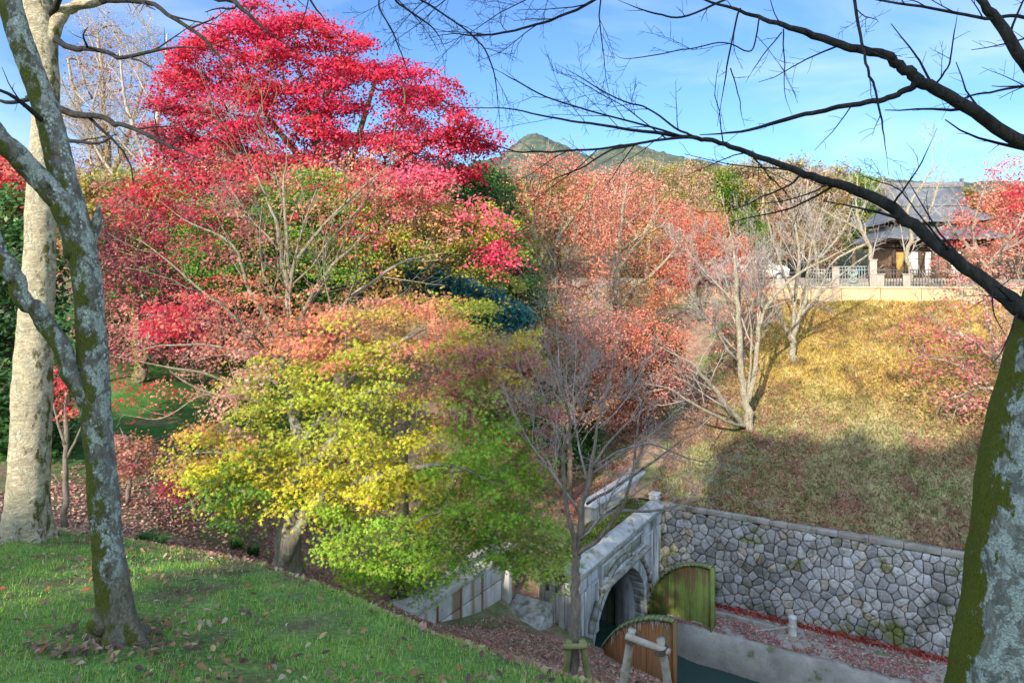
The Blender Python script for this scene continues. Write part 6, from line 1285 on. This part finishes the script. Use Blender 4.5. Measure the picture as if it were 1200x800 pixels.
        r['label'] = words[kd] + ' ' + near(px) + ('' if len(lst) == 1 else ', ' + ords[k] + ' of its kind from the left')
        if len(r['label'].split()) > 16: r['label'] = words[kd] + ' ' + near(px) + ', ' + ords[k] + ' from left'
back_trees()

# ------------------------------------------------------------------ young staked tree, log frame
def young_tree():
    Y = 8.0; rng = np.random.default_rng(15); b = P(672, 800, Y); b[2] = Hs(b[0], b[1])
    root = thing('young_cherry_tree', 'slender young cherry tied to stakes in front of the portal', 'tree', b)
    L = [[(671, 830, Y, 7.5), (672, 800, Y, 6.5), (673, 760, Y, 5.8), (674, 690, Y, 5.2), (675, 660, Y, 4.8), (676, 645, Y, 4.4), (683, 590, Y, 3.4), (691, 558, Y + .1, 2.8), (700, 500, Y + .2, 2), (715, 440, Y + .3, 1.3), (722, 395, Y + .3, .7)],
         [(675, 655, Y, 3.4), (669, 614, Y - .1, 2.8), (660, 566, Y - .2, 2.4), (662, 520, Y - .2, 2), (668, 495, Y - .2, 1.8), (655, 443, Y - .3, 1.5), (640, 405, Y - .3, 1.1), (628, 380, Y - .3, .6)],
         [(676, 650, Y, 3.4), (700, 632, Y - .1, 2.8), (721, 605, Y - .2, 2.3), (736, 578, Y - .3, 2), (745, 530, Y - .3, 1.5), (750, 480, Y - .3, 1), (765, 440, Y - .3, .6)],
         [(688, 590, Y, 2), (725, 568, Y - .3, 1.7), (760, 545, Y - .6, 1.3), (800, 515, Y - .8, .9), (830, 500, Y - .9, .5)], [(680, 625, Y, 2.2), (720, 600, Y + .3, 1.8), (770, 598, Y + .6, 1.4), (820, 585, Y + .9, 1), (870, 575, Y + 1, .5)],
         [(695, 545, Y, 1.7), (720, 510, Y + .3, 1.4), (755, 480, Y + .5, 1), (800, 455, Y + .7, .6)], [(692, 556, Y + .1, 1.6), (715, 540, Y + .5, 1.3), (760, 520, Y + .9, 1), (820, 540, Y + 1.2, .7), (880, 530, Y + 1.4, .4)], [(662, 530, Y - .2, 1.4), (680, 490, Y - .5, 1.1), (690, 450, Y - .6, .8), (695, 410, Y - .7, .4)]]
    lm = [limb(q, 5, .3, 500 + i) for i, q in enumerate(L)]; g = G()
    for i, q in enumerate(lm): g.tubes([q], 14 if i == 0 else 8)
    g.build('trunk', BARK_GREY, root, smooth=True)
    lv, _ = ramify(lm, rng, 4, 0.20, 0.58, (20, 55), up=.06, lmin=.12, rmin=.0016, start=.42, wander=.12, maxn=2600, rk=.5); t = G()
    for l in lv: t.tubes(l, 4)
    t.build('branches', BARK_TWIG, root)
    LOG = m_noise('pale_stripped_log', (0.22, 0.19, 0.13), (0.46, 0.42, 0.35), 6, 0.85, 0.2, 0.4, 40, (9, 9, 9), (0.2, 0.21, 0.09), 0.3)
    MOSSLOG = m_noise('mossy_log', (0.16, 0.17, 0.06), (0.32, 0.30, 0.14), 6, 0.9, 0.2, 0.4, 40)
    fr = thing('tree_stakes', 'mossy wooden stakes tied to the slender young tree', 'tree stakes', b)
    for c in ([(661, 815, Y - .05, 4), (663, 790, Y - .05, 4), (667, 750, Y - .1, 4)], [(693, 815, Y - .05, 4), (689, 790, Y - .05, 4), (682, 750, Y - .1, 4)]):
        p, r = limb(c, 4); p[0][2] = Hs(p[0][0], p[0][1]) - 0.15; q = G(); q.tubes([(p, r)], 10); q.build('stake', MOSSLOG, fr, smooth=True)
    p, r = limb([(660, 757, Y - .13, 3.4), (676, 757, Y - .13, 3.4), (688, 756, Y - .13, 3.4)], 4); q = G(); q.tubes([(p, r)], 10); q.build('crossbar', MOSSLOG, fr, smooth=True)
    Y = 6.6; bx = P(757, 800, Y); bx[2] = Hs(bx[0], bx[1])
    f2 = thing('log_frame', 'gate shaped frame of pale stripped logs before the rusty gate', 'log frame', bx)
    for c in ([(724, 830, Y, 5.2), (732, 790, Y, 5), (741, 737, Y, 4.8)], [(786, 830, Y - .2, 5.2), (781, 790, Y - .2, 5), (774, 748, Y - .2, 4.8)]):
        p, r = limb(c, 5); gz = Hs(p[0][0], p[0][1]); p = np.vstack([[p[0][0] + (p[0][0] - p[-1][0]) * .3, p[0][1], min(gz, p[0][2]) - 0.2], p]); r = np.concatenate([[r[0]], r]); q = G(); q.tubes([(p, r)], 12); q.build('post', LOG, f2, smooth=True)
    p, r = limb([(734, 745, Y - .09, 4), (758, 754, Y - .2, 4.2), (785, 764, Y - .3, 4)], 5); q = G(); q.tubes([(p, r)], 12); q.build('crossbar', LOG, f2, smooth=True)
    q = G()
    for px, py, yy in ((741, 747, Y - .06), (775, 760, Y - .24)):
        c = P(px, py, yy); th = np.linspace(0, 6.283, 13)
        for k_ in range(4): q.tubes([([c + np.array([.058 * math.cos(t), .066 * math.sin(t) - .01, .014 * k_ - .02 + .02 * math.cos(t)]) for t in th], [.006] * 13)], 5)
    q.build('rope_lashing', BARK_BROWN, f2)
young_tree()

# ------------------------------------------------------------------ ground cover
def px_mask(x, y, z, m=40):
    u = 600 + x / y * F_PX; v = HY - z / y * F_PX; return (u > -m) & (u < 1200 + m) & (v > -m) & (v < 800 + m)

def ground_cover():
    rng = np.random.default_rng(31)
    # lawn of the near bank: many short blades, thinner where soil shows
    N = 420000; x = rng.uniform(-9.5, 3.2, N); y = 2.6 + (rng.random(N) ** 0.8) * 7.0; ok = (y < brink(x) + 0.25 + rng.normal(0, .2, N) + 0.9 * (vnoise(x, y, scale=.8, seed=77, oct=2) - .5)); x, y = x[ok], y[ok]
    n3 = vnoise(x, y, scale=0.3, seed=23, oct=2); n2 = vnoise(x, y, scale=3.2, seed=22, oct=3); n1 = vnoise(x, y, scale=.9, seed=21, oct=3)
    ok = rng.random(len(x)) > 0.9 * sstep(0.46, 0.62, n3 * .6 + n2 * .4); x, y = x[ok], y[ok]; n1 = n1[ok]
    z = plane_z(x, y) - 0.004 + H(x, y, True) * 0 + (vnoise(x, y, scale=0.7, seed=6, oct=2) - 0.5) * 0.05
    far = y > brink(x) - .05; z[far] = H(x[far], y[far])
    ok = px_mask(x, y, z); x, y, z, n1 = x[ok], y[ok], z[ok], n1[ok]; M = len(x)
    hh = rng.uniform(.012, .042, M) * (0.7 + 0.8 * n1); a = rng.uniform(0, 6.28, M); ln = rng.uniform(0, .9, M); w = rng.uniform(.0018, .0042, M)
    dx, dy = np.cos(a), np.sin(a); tip = np.stack([x + dx * hh * ln, y + dy * hh * ln, z + hh], -1)
    V = np.stack([np.stack([x - dy * w, y + dx * w, z], -1), np.stack([x + dy * w, y - dx * w, z], -1), tip], 1)
    pal = np.array([(0.21, 0.40, 0.06), (0.31, 0.46, 0.08), (0.15, 0.31, 0.06), (0.42, 0.46, 0.13), (0.46, 0.40, 0.21)]); c = pal[rng.choice(5, M, p=[.32, .3, .16, .14, .08])] * rng.uniform(.75, 1.25, (M, 1))
    g = G(); g.add(V.reshape(-1, 3), np.arange(3 * M).reshape(-1, 3), np.repeat(c, 3, 0)); 
    # clover and plantain rosettes
    N = 26000; x = rng.uniform(-9, 3, N); y = rng.uniform(2.8, 8.6, N); ok = (y < brink(x)) & (vnoise(x, y, scale=.5, seed=41, oct=2) > 0.5); x, y = x[ok], y[ok]; z = plane_z(x, y) + (vnoise(x, y, scale=0.7, seed=6, oct=2) - 0.5) * 0.05 + rng.uniform(.008, .03, len(x))
    leaves_into(g, np.stack([x, y, z], -1), np.array([0, -.2, 1.0]) + rng.normal(0, .35, (len(x), 3)), rng.uniform(.012, .03, len(x)), np.array([(0.09, 0.24, 0.05)]) * rng.uniform(.7, 1.3, (len(x), 1)), K4, rng)
    g.build('grass', LEAF, kind='stuff')
    # far bank turf
    N = 150000; a = rng.uniform(-.5, 17, N); d = rng.uniform(.1, 18, N); q = P0[None] + U[None] * a[:, None] + NA[None] * d[:, None]; x, y = q[:, 0], q[:, 1]
    dl = TW1 - TW0; nl = np.array([-dl[1], dl[0]]) / np.linalg.norm(dl); ok = ((x - TW0[0]) * nl[0] + (y - TW0[1]) * nl[1]) < -0.1; x, y, a, d = x[ok], y[ok], a[ok], d[ok]; z = H(x, y); ok = px_mask(x, y, z); x, y, z, d = x[ok], y[ok], z[ok], d[ok]; M = len(x)
    col = ground_colour(x, y) * rng.uniform(.65, 1.45, (M, 1)); hh = rng.uniform(.04, .13, M) * (0.6 + 1.1 * vnoise(x, y, scale=.6, seed=45, oct=2)); an = rng.uniform(0, 6.28, M); w = rng.uniform(.015, .035, M); ln = rng.uniform(0, 1.3, M)
    V = np.stack([np.stack([x - np.sin(an) * w, y + np.cos(an) * w, z], -1), np.stack([x + np.sin(an) * w, y - np.cos(an) * w, z], -1), np.stack([x + np.cos(an) * hh * ln, y + np.sin(an) * hh * ln, z + hh], -1)], 1)
    g = G(); g.add(V.reshape(-1, 3), np.arange(3 * M).reshape(-1, 3), np.repeat(col, 3, 0)); g.build('bank_grass', LEAF, kind='stuff')
    # fallen leaves
    g = G()
    def scatter(x, y, z, s0, s1, pal, pr, tilt=.35, tpl=K4, lift=.012):
        M = len(x); c = np.array(pal)[rng.choice(len(pal), M, p=pr)] * rng.uniform(.6, 1.3, (M, 1))
        leaves_into(g, np.stack([x, y, z + lift], -1), np.array([0, -.1, 1.0]) + rng.normal(0, tilt, (M, 3)), rng.uniform(s0, s1, M), c, tpl, rng)
    N = 9000; x = rng.uniform(-8, 3, N); y = rng.uniform(2.7, 8.5, N); ok = (y < brink(x)) & (rng.random(N) < 0.25 + 0.6 * (vnoise(x, y, scale=1.2, seed=51, oct=2) > .52)); x, y = x[ok], y[ok]
    scatter(x, y, plane_z(x, y) + (vnoise(x, y, scale=0.7, seed=6, oct=2) - 0.5) * 0.05, .022, .062, [(0.30, 0.16, 0.08), (0.14, 0.08, 0.06), (0.42, 0.28, 0.14), (0.5, 0.10, 0.05), (0.2, 0.1, 0.1), (0.45, 0.36, 0.25)], [.26, .28, .18, .06, .12, .1], .6, OVAL, lift=.042)
    N = 140; t = rng.uniform(0, 6.28, N); rr = rng.uniform(.1, .5, N); b = P(140, 752, 4.5); x = b[0] + np.cos(t) * rr; y = b[1] + np.sin(t) * rr
    scatter(x, y, plane_z(x, y), .03, .07, [(0.2, 0.12, 0.08), (0.35, 0.25, 0.16)], [.6, .4], .5, OVAL, lift=.02)
    N = 110000; x = rng.uniform(-9, 3.4, N); y = rng.uniform(4.4, 21, N); a, c = ac(x, y); ok = (y > brink(x) + .12) & ((c > 6.9) | (a < -1.2)) & ~((a > -2.75) & (a < -1.7) & (c < 12.3) & (c > 7)) & ~((a > -1.9) & (a < .2) & (c < 8.2)) & (rng.random(N) < .35 + .9 * (vnoise(x, y, scale=.9, seed=21, oct=3) < .52)); x, y = x[ok], y[ok]; z = H(x, y); ok = px_mask(x, y, z); x, y, z = x[ok], y[ok], z[ok]
    scatter(x, y, z, .035, .08, [(0.42, 0.16, 0.13), (0.34, 0.21, 0.13), (0.50, 0.33, 0.21), (0.46, 0.26, 0.22), (0.56, 0.46, 0.34), (0.16, 0.10, 0.07)], [.22, .24, .20, .16, .12, .06], .55, lift=.02)
    N = 30000; x = rng.uniform(-2, 8, N); y = rng.uniform(21, 34, N); a, c = ac(x, y); ok = (a < -1.7) & (rng.random(N) < .8); x, y = x[ok], y[ok]; z = H(x, y)
    scatter(x, y, z, .06, .13, [(0.45, 0.17, 0.13), (0.32, 0.11, 0.10), (0.5, 0.28, 0.18), (0.22, 0.1, 0.08)], [.36, .3, .18, .16], .5, lift=.03)
    N = 42000; a = rng.uniform(-.3, 17, N); d = .15 + 16 * rng.random(N) ** 1.2; q = P0[None] + U[None] * a[:, None] + NA[None] * d[:, None]; x, y = q[:, 0], q[:, 1]; ok = ((x - TW0[0]) * nl[0] + (y - TW0[1]) * nl[1]) < -0.1; x, y, d = x[ok], y[ok], d[ok]; ok = rng.random(len(x)) < .25 + .7 * (vnoise(x, y, scale=2.2, seed=61, oct=2) > .45); x, y = x[ok], y[ok]; z = H(x, y); ok = px_mask(x, y, z)
    scatter(x[ok], y[ok], z[ok], .05, .10, [(0.5, 0.14, 0.12), (0.42, 0.2, 0.16), (0.3, 0.1, 0.09), (0.5, 0.3, 0.12)], [.34, .3, .2, .16], .5, lift=.07)
    # drift of red leaves along the wall's foot and on the walkway
    N = 5200; a = rng.uniform(.9, 16, N); c = .30 + np.abs(rng.normal(0, .10, N)); q = P0[None] + U[None] * a[:, None] - NA[None] * c[:, None]; scatter(q[:, 0], q[:, 1], -11.06 + .16 * np.exp(-((c - .3) / .12) ** 2) * rng.random(N), .06, .11, [(0.5, 0.06, 0.05), (0.42, 0.11, 0.08), (0.55, 0.2, 0.12), (0.25, 0.06, 0.06)], [.4, .28, .17, .15], .7)
    N = 12000; a = rng.uniform(.9, 16, N); c = rng.uniform(.3, 1.95, N); ok = rng.random(N) < .2 + .8 * (vnoise(a, c, scale=.8, seed=71, oct=2) > .46); a, c = a[ok], c[ok]; q = P0[None] + U[None] * a[:, None] - NA[None] * c[:, None]; scatter(q[:, 0], q[:, 1], -11.08 - .05 * (c > .9) - .0 * c, .05, .10, [(0.46, 0.14, 0.13), (0.54, 0.30, 0.25), (0.36, 0.2, 0.16), (0.56, 0.44, 0.36)], [.26, .30, .22, .22], .4, lift=.03)
    g.build('fallen_leaves', LEAF, kind='stuff')
    # moss strip behind the portal's coping, ivy-like growth
    g = G(); N = 5000; a = rng.uniform(-1.02, -.95, N) * 0 + rng.uniform(-1.06, -.2, N); c = rng.uniform(.5, 6.6, N); ok = vnoise(a * 1.0, c, scale=.6, seed=81, oct=2) > .47; a, c = a[ok], c[ok]; q = P0[None] + U[None] * a[:, None] - NA[None] * c[:, None]
    leaves_into(g, np.stack([q[:, 0], q[:, 1], -7.91 + rng.uniform(0, .08, len(a))], -1), np.array([.2, -.3, 1]) + rng.normal(0, .5, (len(a), 3)), rng.uniform(.04, .09, len(a)), np.array([(0.16, 0.22, 0.03)]) * rng.uniform(.5, 1.5, (len(a), 1)), K4, rng); g.build('moss', LEAF, kind='stuff')
    # small green tufts on the litter slope
    lbs = ['small dark green plant tuft on litter left of maple trunk', 'round green plant tuft close beside the maple trunk', 'green plant tuft just beyond the lawn edge', 'low green plant tuft lowest near the lawn brink', 'green tuft highest on the litter slope']
    for (px, py, Y), lb in zip([(277, 622, 12.4), (297, 620, 12.4), (168, 632, 10.0), (184, 640, 9.6), (268, 604, 13.2)], lbs):
        b = P(px, py, Y); b[2] = Hs(b[0], b[1]); t = []
        for i in range(70):
            an = rng.uniform(0, 6.28); L = rng.uniform(.14, .30); s = b + [rng.normal(0, .04), rng.normal(0, .04), -.02]; o = rng.uniform(.3, 1.0); t.append((np.array([s, s + [math.cos(an) * L * .3 * o, math.sin(an) * L * .3 * o, L * .7], s + [math.cos(an) * L * o, math.sin(an) * L * o, L * .75]]), np.array([.008, .008, .002])))
        q = G(); q.tubes(t, 3, (0.06, 0.17, 0.04)); q.build('plant_tuft', LEAF, label=lb, cat='plant', group='green tufts on the litter slope', loc=b)
ground_cover()
